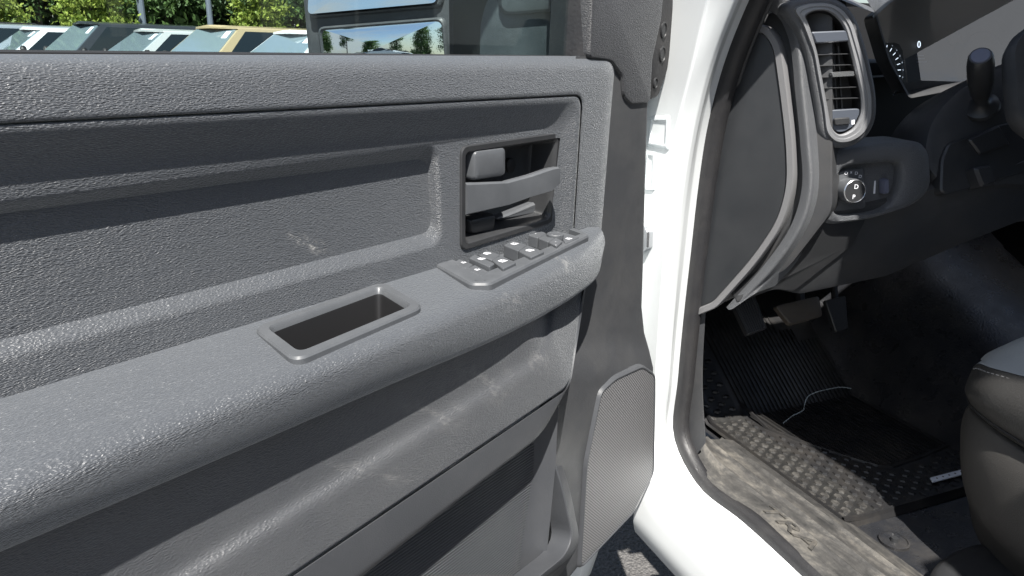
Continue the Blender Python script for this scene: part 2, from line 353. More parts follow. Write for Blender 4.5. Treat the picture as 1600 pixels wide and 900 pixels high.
M['grille']=grilletex()
def asphalt():
    m,nt,b=newmat('asphalt'); tc=N(nt,'ShaderNodeTexCoord')
    a=N(nt,'ShaderNodeTexNoise',ip={'Scale':90.,'Detail':8.,'Roughness':.75}); nt.links.new(tc.outputs['Object'],a.inputs['Vector'])
    v=N(nt,'ShaderNodeTexVoronoi',ip={'Scale':110.}); nt.links.new(tc.outputs['Object'],v.inputs['Vector'])
    l=N(nt,'ShaderNodeTexNoise',ip={'Scale':.5,'Detail':4.}); nt.links.new(tc.outputs['Object'],l.inputs['Vector'])
    rr=N(nt,'ShaderNodeValToRGB'); e=rr.color_ramp.elements; e[0].position=.35; e[0].color=(.018,.018,.020,1); e[1].position=.72; e[1].color=(.16,.155,.15,1)
    ad=N(nt,'ShaderNodeMath',operation='MULTIPLY_ADD',ip={1:.15}); nt.links.new(l.outputs[0],ad.inputs[0]); nt.links.new(a.outputs[0],ad.inputs[2])
    nt.links.new(ad.outputs[0],rr.inputs[0]); nt.links.new(rr.outputs[0],b.inputs['Base Color']); b.inputs['Roughness'].default_value=.85
    bu=N(nt,'ShaderNodeBump',ip={'Strength':.8,'Distance':.01}); nt.links.new(v.outputs[0],bu.inputs['Height']); nt.links.new(bu.outputs[0],b.inputs['Normal']); return m
M['asphalt']=asphalt()

# ---------------------------------------------------------------- setting
g=G()
g.add([(-150,-150,0),(150,-150,0),(150,150,0),(-150,150,0)],[(0,1,2,3)],False)
o=mk('ground',g,M['asphalt'],kind='structure')
# ================================================================ TRUCK DOOR
dm=Matrix(((DD[0],NN[0],0,0),(DD[1],NN[1],0,0),(0,0,1,.5),(0,0,0,1)))
door=thing('truck_door','open driver\'s door with black grained inner panel, grey armrest and tow mirror','truck door',mat=dm)
def L2(p): # world -> (s,w,z)
    p=np.asarray(p); return np.stack([p@DD,p@NN,p[...,2]],-1)
def ext(p0,p1,s_): # extend the line p0<-p1 out to door-s = s_
    a,b=L2(p0),L2(p1); t=(s_-b[0])/(a[0]-b[0]); q=b+(a-b)*t; return d2w(*q)
def uline(tl,tr,br,bl,w_,r,closed_bottom=True):
    """[points of the top leg], corner, corner, [bottom leg] in photo px at door offset w_, run out past the frame"""
    TL=[dhit(*p,w_) for p in tl]; TR=dhit(*tr,w_); BR=dhit(*br,w_); BL=[dhit(*p,w_) for p in bl]
    a=ext(TL[0],TR,1.12); d=ext(BL[-1],BR,1.12)
    return rpath([a,TR,BR,d],[r,r],[24,10,24],8)
W0=.036
armz=1.250
def leg(tl,tr,brx,w_,r,zb=None,brs=None):
    """outer lines: top leg then down the hinge side, bottom leg buried inside the armrest"""
    TR=dhit(*tr,w_); a=ext(dhit(*tl,w_),TR,1.12); BRp=dhit(*brx,w_); d=d2w(1.12,.004,BRp[2]-.03)
    return rpath([a,TR,BRp,d],[r,.005],[24,10,24],8)
pad=[ leg((0,84),(962,88),(940,392),-.004,.022),
      leg((0,85),(964,88),(941,392),.006,.024),
      leg((0,99),(957,101),(934,388),.026,.030),
      leg((0,186),(912,142),(898,384),.032,.020),
      leg((0,192),(911,147),(896,384),.031,.020),
      leg((0,193.5),(910,148.5),(895,384),.021,.020)]
mk('upper_pad',loft(pad,[0,.006,.02,.002,.001,0],5),M['leather'],door,angle=40)
lip=[ leg((0,194),(909,149),(894,384),.021,.020),
      leg((0,197),(908,150.5),(893,384),.030,.020),
      leg((0,208),(904,156),(890,384),.030,.020),
      uline([(0,262)],(869,198),(860,425),[(0,662)],.0155,.02),
      uline([(0,318)],(684,226),(690,381),[(0,561)],.014,.02),
      uline([(0,334)],(667,247),(674,362),[(0,531)],.001,.018)]
g=loft(lip,[0,.001,.007,.02,.006,.006],5)
# floor of the map recess: bridge the two legs of the last line
last=lip[-1]; n=len(last)//2
top=last[:n]; bot=last[::-1][:n]
g2=G(); g2.rings([top*(1-t)+bot*t for t in np.linspace(0,1,7)],False,False,True,closed=False)
g.add(g2.v,g2.f)
hz=DP.poly([(720,232),(872,211),(859,346),(720,388)])
hz=DP.to2(np.array([dhit(x,y,.013) for x,y in [(720,232),(872,211),(859,346),(720,388)]]))
g=cut_hole(g,DP,inset(hz,.003))
mk('insert_panel',g,M['leather'],door,angle=40)
# ---- handle bezel and bowl
def dslab(px,w_,prof,r=.003,g=None,k=4,cap0=False,cap1=True):
    g=g or G(); P=Plane(NN*w_,NN); return g.slab(P,px,prof,r,k,cap0,cap1)
B1=[(717,228),(874,206),(861,348),(717,392)]
g=dslab(B1,.013,[(0,-.006),(0,.0025),(.0015,.004),(.007,.004),(.009,.002),(.011,-.004),(.016,-.032),(.022,-.036)],.012,k=6)
bez=mk('handle_bezel',g,M['smooth'],door,angle=35)
g=dslab([(729,234),(779,228),(779,273),(729,281)],.006,[(0,-.012),(0,.008),(.002,.012),(.006,.0135)],.006); mk('lock_tab',g,M['bezel'],door)
g=dslab([(729,342),(772,333),(769,361),(733,366)],.002,[(0,-.02),(0,.0),(.002,.004),(.005,.005)],.005); mk('lower_tab',g,M['smooth'],door)
g=G(); P=Plane(NN*-.017,NN); c=P.to2(P.hit(798,258)); q=np.array([c+A(math.cos(t),math.sin(t))*.0095 for t in np.linspace(0,2*math.pi,20,endpoint=False)])
g.rings([P.to3(q,-.004),P.to3(q,.001),P.to3((q-c)*.85+c,.0018)],False,True); mk('screw_cap',g,M['dark'],door)
# pull lever: a bent blade, lit face at the left, swinging outwards to the right
st=[(729,286,337,.018),(760,285,330,.021),(793,284,322,.024),(796,283,321.5,.024),(830,274,309,.034),(862,263,300,.043),(874,261,288,.044)]
rs=[]
for x,yt,yb,w_ in st:
    t=dhit(x,yt,w_); b=dhit(x,yb,w_); h=b-t
    rs.append(np.array([t+h*.02-NN*.010,t+h*.0+NN*-.003,t+h*.06+NN*.001,t+h*.5+NN*.0015,t+h*.94+NN*.001,b-NN*.003,b-h*.02-NN*.010]))
g=G(); g.rings(rs,True,True); mk('release_lever',g,M['bezel'],door,angle=25)
# lit scoop surface under the lever
g=G(); P=Plane(NN*-.010,NN); g.slab(P,[(775,341),(846,311),(850,322),(835,334),(800,341),(778,344)],[(0,-.015),(0,0),(.003,.003)],.006); mk('scoop',g,M['bezel'],door)

# ---- armrest
zt=armz
PT=PZ(zt)
def ah(x,y,z=zt): return PZ(z).hit(x,y)
NA=70
inn=[d2w(1.12,.010,zt+.001),d2w(.8,.010,zt+.001),d2w(.45,.012,zt+.001),d2w(.30,.022,zt+.001),d2w(.262,.034,zt-.002)]
o_px=[(0,770),(200,688),(400,610),(600,535),(760,466),(880,410),(925,380),(936,357)]
outp=[ah(x,y,zt-.004) for x,y in o_px]; outp=[ext(outp[0],outp[1],1.13)]+outp[:-1]+[d2w(.275,.050,zt-.004)]
wl=[L2(p) for p in outp]
b_px=[(0,864),(300,737),(600,607),(800,520),(900,463),(935,430)]
# front face leans in: bottom edge traced at a chosen offset
def wfor(x): return np.interp(x,[0,200,600,760,880,925,940],[.126,.126,.123,.118,.108,.085,.060])
botp=[dhit(x,y,wfor(x)) for x,y in b_px]; botp=[ext(botp[0],botp[1],1.13)]+botp+[dhit(941,398,.042)]
und=[dhit(x,y-5,.104*min(1,wfor(x)/.118)) for x,y in b_px]; und=[ext(und[0],und[1],1.13)]+und+[dhit(941,396,.03)]
def on(l): return smooth_line(l,NA)
def samp(l,ss): # resample a line at given s stations
    a=L2(smooth_line(l,400)); i=np.argsort(a[:,0]); return np.array([d2w(s_,np.interp(s_,a[i,0],a[i,1]),np.interp(s_,a[i,0],a[i,2])) for s_ in ss])
tt=np.linspace(0,1,NA)
I,O,Bm,Un=on(inn),on(outp),on(botp),on(und)
mid=I*.5+O*.5
mid2=O*.55+Bm*.45+NN*.006
g=loft([I-A(0,0,.03),I,mid,O,mid2,Bm,Un],[0,.003,0,.020,.03,.008,0],6)
# holes for the pull cup and the switch panel
CUP=[(394,516),(598,443),(664,482),(461,569)]
SWP=[(673,414),(700,401),(868,346),(921,372),(766,449),(735,449)]
pc,ps=PZ(zt).poly(CUP),PZ(zt).poly(SWP)
PTZ=PZ(zt)
arm_top=loft([I,mid,O],None); 
g=cut_hole(g,PTZ,inset(pc,.008)) if False else g
def cut_above(g,q,zmin):
    up=G(); dn=G()
    v=np.array(g.v); keep=[];oth=[]
    for f in g.f:
        (keep if v[list(f)][:,2].min()>zmin else oth).append(f)
    up.v=g.v; up.f=keep; r=cut_hole(up,PTZ,q); dn.v=g.v; dn.f=oth
    r.add(dn.v,dn.f); return r
g=cut_above(g,inset(pc,.008),zt-.02); g=cut_above(g,inset(ps,.006),zt-.02)
mk('armrest',g,M['leather'],door,angle=40,merge=True)
g=G(); g.slab(PTZ,CUP,[(0,-.004),(0,.001),(.0015,.003),(.010,.0035),(.012,.001),(.0135,-.006)],.016,k=6,cap1=False)
cup=mk('pull_cup',g,M['bezel'],door,angle=35)
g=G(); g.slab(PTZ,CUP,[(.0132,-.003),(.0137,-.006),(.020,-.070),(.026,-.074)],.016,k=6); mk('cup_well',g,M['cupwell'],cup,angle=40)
sp=None
g=G(); g.slab(PTZ,SWP,[(0,-.004),(0,.002),(.0015,.0045),(.004,.005),(.009,.005)],.006,cap1=False)
def zx(X,Y): return (690+X/6.667,340+Y/6.667)
def zp(l): return [zx(*p) for p in l]
PB=PZ(zt+.0048)
WELL=[(705,410.5),(713,406),(862,354),(907.5,370.5),(762,431),(751,433)]
# plate between the outer bevel and the well
q=PTZ.poly(SWP); 
o1=PTZ.to3(rpoly(inset(q,.009),.004,8),.005); wl_=PTZ.to3(rpoly(PTZ.poly(WELL),.003,8),.005); wl2=PTZ.to3(rpoly(inset(PTZ.poly(WELL),.0005),.003,8),-.007)
g.rings([o1,wl_,wl2],False,True)
swp=mk('switch_panel',g,M['bezel'],door,angle=30,merge=True)
M['well']=mat('switch_well_plastic',(.03,.03,.032),.4)
def btn(name,pts,h,h2=None,mt='bezel',base=-.006,r=.0015,tilt=None):
    P=PZ(zt+h); q=P.poly(zp(pts)); g=G()
    rs=[P.to3(rpoly(inset(q,d),r,3),o) for d,o in [(.0002,base-h),(.0002,-.001),(.001,0)]]
    if tilt is not None: # tilt: lower the end towards photo-right
        for k_ in (1,2):
            t=(rs[k_]@-DD); t=(t-t.min())/(t.max()-t.min()); rs[k_]=rs[k_]+np.outer(t,A(0,0,tilt))
    g.rings(rs,False,True); return mk(name,g,M[mt],swp,angle=25)
btn('lock_button',[(108,466),(190,430),(332,487),(248,530)],.0055)
btn('unlock_button',[(256,530),(345,490),(500,565),(412,612)],.0055)
btn('window_lock_lever',[(287,418),(345,380),(556,475),(500,512)],.0105)
btn('window_switch',[(385,388),(470,335),(612,385),(520,442)],.009)
btn('window_switch',[(522,443),(616,388),(780,465),(640,530)],.009)
btn('window_switch',[(645,285),(740,235),(888,282),(797,346)],.009)
btn('window_switch',[(800,347),(892,284),(1072,350),(932,414)],.009)
btn('mirror_key',[(900,180),(988,122),(1092,160),(1000,210)],.0085)
btn('mirror_key',[(1004,212),(1092,164),(1190,205),(1110,252)],.0085)
btn('mirror_key',[(1113,254),(1192,207),(1262,243),(1200,298)],.0085)
btn('mirror_key',[(1266,240),(1255,150),(1440,200),(1290,268)],.0065)
# dial
P=PZ(zt+.012); c=P.hit(*zx(1183,165)); g=G()
ci=np.array([A(math.cos(t),math.sin(t),0) for t in np.linspace(0,2*math.pi,28,endpoint=False)])
g.rings([c+ci*.0118-A(0,0,.012),c+ci*.0118-A(0,0,.001),c+ci*.0108,c+ci*.004-A(0,0,.0006)],False,True); mk('mirror_dial',g,M['bezel'],swp)
def icon(cx,cy,h,size,kind='win'):
    size*=1.3
    P=PZ(zt+h+.0004); c=P.hit(*zx(cx,cy)); g=G(); e=A(-DD[0],-DD[1],0); n_=-NN
    def quad(pts,t=0): g.add([c+e*a*size+n_*b*size for a,b in pts],[tuple(range(len(pts)))],False)
    if kind=='win':
        quad([(-1,-.75),(1,-.75),(1,-.45),(-1,-.45)]); quad([(-1,-.45),(-.75,-.45),(-.6,.6),(-.9,.5)]); quad([(1,-.45),(.75,-.45),(.6,.6),(.9,.5)])
        quad([(-.9,.5),(.9,.5),(.6,.9),(-.6,.9)]); quad([(-.12,-.4),(.12,-.4),(.12,.4),(-.12,.4)]); quad([(-.6,-.1),(.6,-.1),(.6,.12),(-.6,.12)])
    elif kind=='lock':
        quad([(-.8,-.7),(.8,-.7),(.8,.15),(-.8,.15)]); quad([(-.6,.15),(-.35,.15),(-.3,.8),(-.6,.7)]); quad([(-.6,.7),(-.3,.8),(.5,.8),(.6,.5)])
    else: quad([(-.5,-.5),(.6,0),(-.5,.5)])
    return mk('icon',g,M['icon'],swp)
icon(228,466,.0055,.0028,'lock'); icon(370,540,.0055,.0030,'lock'); icon(415,428,.0105,.0034); icon(473,372,.009,.0036); icon(636,450,.009,.0040)
icon(760,272,.009,.0038); icon(920,340,.009,.0040); icon(980,165,.0085,.0018,'a'); icon(1190,248,.0085,.0014,'a'); icon(1190,285,.0085,.0018,'a'); icon(1325,218,.0065,.0034)
for a in ((1135,150),(1215,150),(1150,180),(1225,184)): icon(a[0],a[1],.0115,.0013,'a')

# ---- lower panel with its U-shaped ridge, pad bottom and map pocket
def dl(px,w_,n=40,ex=True):
    p=[dhit(x,y,w_ if not hasattr(w_,'__len__') else w_[i]) for i,(x,y) in enumerate(px)]
    if ex: p=[ext(p[0],p[1],1.14)]+p
    return smooth_line(p,n)
# L-lines: run from the left along the door, round a corner, up the hinge side
def ll(pl,pc,pt,w_,r):
    a=dhit(*pl,w_); c=dhit(*pc,w_); t=dhit(*pt,w_-.060); return rpath([ext(a,c,1.14),c,t],[r],[30,8],8)
low=[ ll((300,800),(838,510),(842,418),.100,.03),
      ll((430,802),(850,546),(858,430),.100,.035),
      ll((432,822),(862,560),(870,430),.109,.045),
      ll((450,899),(889,601),(912,440),.112,.02),
      ll((451,900.5),(890,602.5),(914,440),.105,.02)]
top_=low[0]+A(0,0,.07); top_[:,2]=np.minimum(top_[:,2],1.236)
g=loft([top_]+low,[0,0,.012,.014,.002,0],5)
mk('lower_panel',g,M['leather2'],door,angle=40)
seam=[ ll((452,902),(890.5,604),(916,440),.104,.02),
       ll((453,904),(891,606),(917,440),.112,.02)]
lipx=[(560,893),(632,845),(700,782),(760,728),(820,684),(868,668),(890,604)]
lb=[dhit(x,y,.113) for x,y in [(540,912),(632,838),(740,748),(815,692)]]
lb_line=rpath([ext(lb[0],lb[1],1.14),dhit(862,668,.113),dhit(917,430,.057)],[.05],[30,8],8)
back=rpath([ext(dhit(540,905,.07),dhit(740,744,.07),1.14),dhit(858,668,.07),dhit(917,430,.04)],[.05],[30,8],8)
g=loft([seam[0],seam[1],lb_line,back],[0,.001,.012,0],5)
mk('lower_pad_strip',g,M['plastic'],door,angle=40)
# pocket: ribbed back wall
g=G(); 
tl_=ext(dhit(640,800,-.005),dhit(760,700,-.005),1.14)
z0,z1=.50,.98; nr=110
prof=[]
for i in range(nr):
    z=z1-(z1-z0)*i/nr; dz=(z1-z0)/nr
    for a,b in ((0,0),(.25,.0016),(.6,.0016),(.8,0)): prof.append((z-a*dz,b))
def ribw(s_): return .0
se=float(L2(dhit(832,800,.068))[0]); sst=[1.14,.9,.7,.5,se]
g.rings([np.array([d2w(s_,.068+b,z) for z,b in prof]) for s_ in sst],False,False,True,closed=False)
mk('pocket_back',g,M['plastic'],door,angle=25)
# plain end wall of the pocket curving out toward the camera side
g=G(); cols=[(826,742,.067),(833,735,.069),(846,716,.075),(858,712,.083),(868,728,.092)]
cl=[]
for x,y,w_ in cols:
    p=dhit(x,y,w_); xb=x-14-(868-x)*.2; cl.append(np.array([p+A(0,0,.09),p,dhit(xb,870,w_),dhit(xb-6,940,w_)-A(0,0,.05)]))
g.rings(cl,False,False,True,closed=False)
mk('pocket_end_wall',g,M['plastic'],door,angle=50)
# outer pocket wall: rises from the bottom to its lip on the hinge side
lipo=[(868,727,.092),(878,760,.102),(888,806,.112),(893,842,.118),(884,864,.122),(850,895,.128),(800,935,.132)]
li=smooth_line([dhit(x,y,w_) for x,y,w_ in lipo],30); lo=smooth_line([dhit(x+12,y+1,w_*.93) for x,y,w_ in lipo],30)
lo2=smooth_line([dhit(min(x+24,918+0*x),y+14,w_*.85) for x,y,w_ in lipo],30)
g=loft([li-NN*.035-A(0,0,.01),li,lo,lo2-NN*.03-A(0,0,.03)],[0,.003,.008,0],4)
mk('pocket_lip',g,M['plastic'],door,angle=50)
# ---- hinge side hard panel
rows=[(88,900,1000,.012),(130,890,1016,.014),(165,880,1013,.015),(300,880,1009,.016),(420,900,1006,.018),(480,900,1004,.020),(520,895,1008,.024),(548,893,1016,.030),(575,890,1022,.044),(600,880,1022,.047),(740,850,1020,.047),(800,850,985,.047),(860,840,930,.047),(885,830,905,.047),(910,800,885,.047)]
L_=[];
for y,x0,x1,w_ in rows:
    a=dhit(x0,y,w_); b=dhit(x1,y,w_); a2=a-NN*.02
    e=b-NN*.012+DD*-.004; e2=e-NN*.05
    L_.append(np.array([a]+[a+(b-a)*t for t in np.linspace(.1,.97,10)]+[b-NN*.002,e,e2]))
mk('hinge_side_panel',loft(L_,None),M['hingeplastic'],door,angle=45)
# ledge of the speaker and the grille
GR=[(958,592),(1000,573),(1019,586),(1017,738),(988,796),(904,884),(914,722),(936,612)]
g=dslab(GR,.047,[(-.006,-.004),(-.005,.002),(-.002,.006),(0,.006),(.001,.004)],.012,cap1=False,k=6); mk('speaker_surround',g,M['plastic'],door,angle=40)
g=dslab(GR,.047,[(.0005,.002),(.001,.0046),(.004,.0052)],.012,k=6); mk('speaker_grille',g,M['grille'],door,angle=40)
# corner trim next to the mirror
CT=[(924,-70),(1040,-70),(1031,30),(1017,95),(1014,160),(984,163),(972,150),(970,118),(953,95),(918,90)]
g=dslab(CT,.016,[(0,-.02),(0,.0),(.002,.003),(.006,.004)],.008,k=4); mk('corner_trim',g,M['trimskin'],door,angle=35)
# dark flange with round plugs behind it, on the door edge
g=G(); P=Plane(NN*-.006,NN); g.slab(P,[(1015,-70),(1052,-70),(1050,50),(1042,110),(1028,150),(1010,158)],[(0,-.05),(0,0),(.003,.002)],.006); fl=mk('edge_flange',g,M['rubber'],door)
for x,y,rr_ in ((1036,47,.013),(1034,85,.013),(1023,130,.009)):
    P=Plane(NN*-.004,NN); c=P.to2(P.hit(x,y)); q=lambda k_: np.array([c+A(math.cos(t)*.7,math.sin(t))*rr_*k_ for t in np.linspace(0,2*math.pi,20,endpoint=False)])
    g=G(); g.rings([P.to3(q(1),-.002),P.to3(q(1),.002),P.to3(q(.85),.003),P.to3(q(.8),.0015)],False,True); mk('round_plug',g,M['smooth'],fl)
# ---- glass and window frame
g=G(); P=Plane(NN*-.018,NN)
gb=[(1.12,1.40),(.286,1.40),(.286,1.80),(.42,1.93),(1.12,1.95)]
g.rings([np.array([d2w(s_,w_,z) for s_,z in gb]) for w_ in (-.020,-.016)],True,True); mk('window_glass',g,M['glass'],door,angle=20)
def sweep(path,prof,cap=True):
    g=G(); rs=[]
    for s_,z,n1,n2 in path: rs.append(np.array([d2w(s_+n1*a,b,z+n2*a) for a,b in prof]))
    g.rings(rs,cap,cap); return g
pf=[(-.004,-.045),(.036,-.045),(.036,.006),(.020,.012),(.004,.012),(-.004,-.008)]
fr=[(.292,1.42,-1,0),(.288,1.60,-1,0),(.292,1.80,-1,.3),(.40,1.93,-.3,1),(.6,1.955,0,1),(1.12,1.96,0,1)]
mk('window_frame',sweep(fr,pf),M['rubber'],door,angle=40)
g=G(); g.rings([np.array([d2w(s_,w_,z) for w_,z in ((-.012,1.470),(-.012,1.4885),(-.007,1.4905),(-.002,1.489),(-.002,1.470))]) for s_ in (1.12,.30)],True,True); mk('belt_seal',g,M['dark'],door)
g=G(); g.rings([np.array([d2w(s_,w_,z) for w_,z in ((-.05,1.45),(-.05,1.474),(-.035,1.479),(-.024,1.476),(-.024,1.45))]) for s_ in (1.12,.30)],True,True); mk('outer_belt_seal',g,M['rubber'],door)
# ---- painted shell behind the trim
sec_=[(1.13,-.045),(.20,-.045),(.20,.004),(.100,.002),(.04,-.025),(.005,-.048),(-.035,-.080),(-.035,-.115),(1.13,-.115)]
g=G(); g.rings([np.array([d2w(max(a,c_),b,z) for a,b in sec_]) for z,c_ in ((.54,.16),(.60,.12),(.68,.07),(.74,-.1),(1.1,-.1),(1.450,-.1))],True,True); mk('door_skin',g,M['paint'],door,bev=.004,angle=30)
# ---- tow mirror
MP=Plane(d2w(.30,-.42,1.5),DD*math.cos(R(17))+NN*math.sin(R(17)))
g=G(); FR=[(461,-120),(712,-150),(716,118),(484,124)]
U=[(487,-90),(690,-110),(691,7),(489,25)]; Lw=[(503,46),(694,31),(700,104),(512,112)]
# housing: outer shell as slab plus two recessed mirrors framed by raised rims
g.slab(MP,FR,[(.01,-.10),(0,-.05),(0,-.004),(.004,0),(.012,.001)],.03,k=6)
mir=mk('mirror_housing',g,M['mirrorhouse'],door,angle=45)
for nm,q,rad in (('upper_mirror_rim',U,.012),('lower_mirror_rim',Lw,.012)):
    g=G(); g.slab(MP,q,[(-.005,.0),(-.004,.007),(-.001,.009),(.002,.006),(.003,.0015)],rad,cap1=False); mk(nm,g,M['mirrorhouse'],mir,angle=50)
def mirror_pane(name,q,Rc,tilt=(0,0)):
    p=rpoly(inset(MP.poly(q),.002),.010,6); c=p.mean(0); rs=[]
    for k_ in np.linspace(1,.001,12):
        r_=(p-c)*k_; off=.005+(((p-c)**2).sum(1).max()-(r_**2).sum(1))/(2*Rc)+(r_-(p-c).min(0))@np.abs(A(*tilt))*0+r_@A(*tilt)+np.abs((p-c)@A(*tilt)).max()
        rs.append(np.array([MP.to3(c+a,o_) for a,o_ in zip(r_,off)]))
    g=G(); g.rings(rs,False,True); return mk(name,g,M['mirror'],mir,angle=180)
mirror_pane('upper_mirror',U,6,(.0,-.10)); mirror_pane('lower_mirror',Lw,1.2,(0.0,-.02))
# arm and back shell between mirror head and door
AP=Plane(d2w(.30,-.16,1.5),DD*.75+NN*.66)
g=G(); g.slab(AP,[(700,-120),(772,-120),(772,130),(703,130)],[(0,-.06),(0,0),(.006,.006)],.01); mk('mirror_arm',g,M['dark'],door,angle=40)
g=G(); g.slab(AP,[(741,120),(743,36),(752,0),(775,-30),(888,-40),(886,120)],[(.004,-.10),(0,-.03),(.003,.004),(.012,.008)],.015,k=6); mk('mirror_mount',g,M['mirrorhouse'],door,angle=40)
g=G(); g.slab(AP,[(778,-60),(886,-60),(884,17),(790,24),(779,15)],[(0,.006),(.0,.016),(.004,.022),(.012,.024)],.008,k=5); mk('mirror_mount_cover',g,M['mirrorhouse'],door,angle=40)

# ================================================================ TRUCK BODY
body=thing('pickup_truck','white truck cab side with pillar, black door seal and dusty door sill','truck',(0,0,.5))
ys=[-60,0,100,200,300,400,500,600,690]
def vline(xs,sill,X,n=60):
    pts=list(zip(xs,ys))+sill
    Xs=X if hasattr(X,'__len__') else [X]*len(pts)
    return smooth_line([PX(Xs[i]).hit(*p) for i,p in enumerate(pts)],n)
# jamb faces from the outside in
J1=vline([1128,1106,1082,1058,1046,1038,1031,1024,1012],[(1030,775),(1100,850),(1160,912),(1290,1040)],.0)
J2=vline([1175,1148,1110,1085,1068,1057,1048,1041,1036],[(1067,759),(1150,836),(1212,902),(1340,1035)],.035)
J3=vline([1190,1160,1121,1095,1080,1069,1058,1049,1043],[(1080,766),(1150,825),(1232,902),(1365,1035)],.067)
J4=J3+A(.03,.012,.004)
fold=(J1*.45+J2*.55)
wt=np.clip((38-np.arange(60))/6,0,1)[:,None]
Jm=J1+A(-.02,.22,0)*wt+A(-.004,0,-.012)*(1-wt)
g=loft([Jm,J1,J1*.35+J2*.65,J2,J2+A(.012,.006,.0),J3,J4],[0,.005,.006,.003,.003,.004,0],5)
mk('opening_flange',g,M['paint'],body,angle=60)
# hinge pillar face in the shade behind the door edge
J0=(J1+A(-.12,.205,0))[:42]
g=loft([J0,(J1+A(.02,.21,0))[:42]],None); mk('hinge_pillar',g,M['jamb'],body)
# rocker below the opening
rk=J1[34:]; k_=len(rk)
def rdrop(dx,dz): return rk+A(dx,0,0)+np.array([[0,0,dz]]*k_)
zr=rk[:,2:3]*0
lv=lambda z,x: np.stack([np.full(k_,x),rk[:,1],np.minimum(rk[:,2]-.002,z)],-1)
g=loft([rk,lv(.655,-.012),lv(.60,-.018),lv(.565,-.010),lv(.53,.03)],[0,.02,.02,.01,0],5); mk('rocker_panel',g,M['paint'],body,angle=50)
g=G(); g.rings([lv(.655,-.013)+A(-.002,0,0),lv(.650,-.016)+A(-.001,0,0),lv(.646,-.0155)],False,False,closed=False); 
# details on the hinge pillar
PJ=Plane((-.004,.06,0),(-1,-.08,0))
def jp(name,px,prof,mt='jamb',r=.004,P=PJ,par=body): 
    g=G(); g.slab(P,px,prof,r); return mk(name,g,M[mt],par,angle=40)
jp('jamb_bracket',[(1018,180),(1050,180),(1048,235),(1014,229)],[(0,-.02),(0,.004),(.003,.006),(.008,.006),(.010,.001)])
jp('jamb_bracket',[(1014,238),(1027,238),(1026,298),(1010,298)],[(0,-.02),(0,.004),(.002,.006),(.005,.006),(.007,-.004)])
jp('hinge_bracket',[(1004,352),(1018,353),(1023,362),(1022,386),(1012,393),(1004,392)],[(0,-.02),(0,.012),(.003,.015)],'chrome',.003)
g=G(); c=PJ.to2(PJ.hit(1071,78)); P=Plane((0,.02,0),(-.35,-1,0)); c=P.hit(1071,78); 
ci=np.array([P.to3(P.to2(c)+A(math.cos(t),math.sin(t))*.008) for t in np.linspace(0,2*math.pi,16,endpoint=False)])
g.rings([ci-P.N*.01,ci+P.N*.002],False,True); mk('rubber_plug',g,M['bezel'],body)
# seal: fat rubber bulb along the opening
pathc=J4+A(.006,-.006,0)
g=G()
tp=[]
for i,p in enumerate(pathc):
    t=pathc[min(i+1,len(pathc)-1)]-pathc[max(i-1,0)]; t/=np.linalg.norm(t); nx=A(1,0,0); b=np.cross(t,nx); b/=np.linalg.norm(b); 
    if b[1]>0 and abs(b[2])<.8 : b=b
    prof=[(-.016,.010),(-.015,-.008),(-.010,-.016),(-.002,-.018),(.002,-.013),(.006,-.014),(.014,-.012),(.019,-.006),(.024,.004),(.03,.012)]
    tp.append(np.array([p+nx*a+b*c_*(1 if True else -1) for a,c_ in prof]))
SB=tp
sgn=1 if (tp[20].mean(0)-pathc[20])[1]<0 else -1
if sgn<0:
    tp=[]
    for i,p in enumerate(pathc):
        t=pathc[min(i+1,len(pathc)-1)]-pathc[max(i-1,0)]; t/=np.linalg.norm(t); b=-np.cross(t,A(1,0,0)); b/=np.linalg.norm(b)
        tp.append(np.array([p+A(1,0,0)*a+b*c_ for a,c_ in prof]))
g.rings(tp,False,False,closed=False); mk('door_seal',g,M['rubber'],body,angle=60)
# pillar trim inside the seal
T4=vline([1245,1205,1163,1140,1122,1110,1101,1098,1100],[(1112,700),(1126,722),(1140,735)],[.125]*9+[.135,.14,.14],50)
T4=vline([1250,1212,1168,1142,1124,1112,1103,1099,1104],[],.13,50)
S3=(J4+A(.02,0,0))[:int(50)]
s3=smooth_line(J4[:40]+A(.018,.0,0),50)
g=loft([s3,T4,T4+A(.03,.12,0)],[0,.006,0],4); mk('pillar_trim',g,M['hard'],body,angle=50)
g=G(); g.rings([np.array([(.135,.02,z),(.17,.12,z),(.19,.7,z)]) for z in (.60,1.15,1.3)],False,False,closed=False); mk('kick_panel',g,M['dark'],body)
# sill plate
xs_=[.088,.100,.112,.126,.150,.156,.162,.186,.192,.198,.225,.231,.237,.262,.275,.30]
zs_=[.686,.702,.708,.7085,.7085,.7125,.7085,.7075,.7115,.7075,.703,.7075,.702,.694,.684,.672]
ysl=np.linspace(.03,-1.1,30)
def sy(i,y): # front end curls up against the pillar
    return 0.035*max(0,(y+.06)/.09)**1.5*(1 if xs_[i]<.15 else max(0,(.2-xs_[i])/.05)) if y>-.06 else 0
g=G(); g.rings([np.array([(xs_[i],y,zs_[i]+sy(i,y)) for i in range(len(xs_))]) for y in ysl],False,False,closed=False)
sillp=mk('sill_plate',g,M['sill'],body,angle=30)
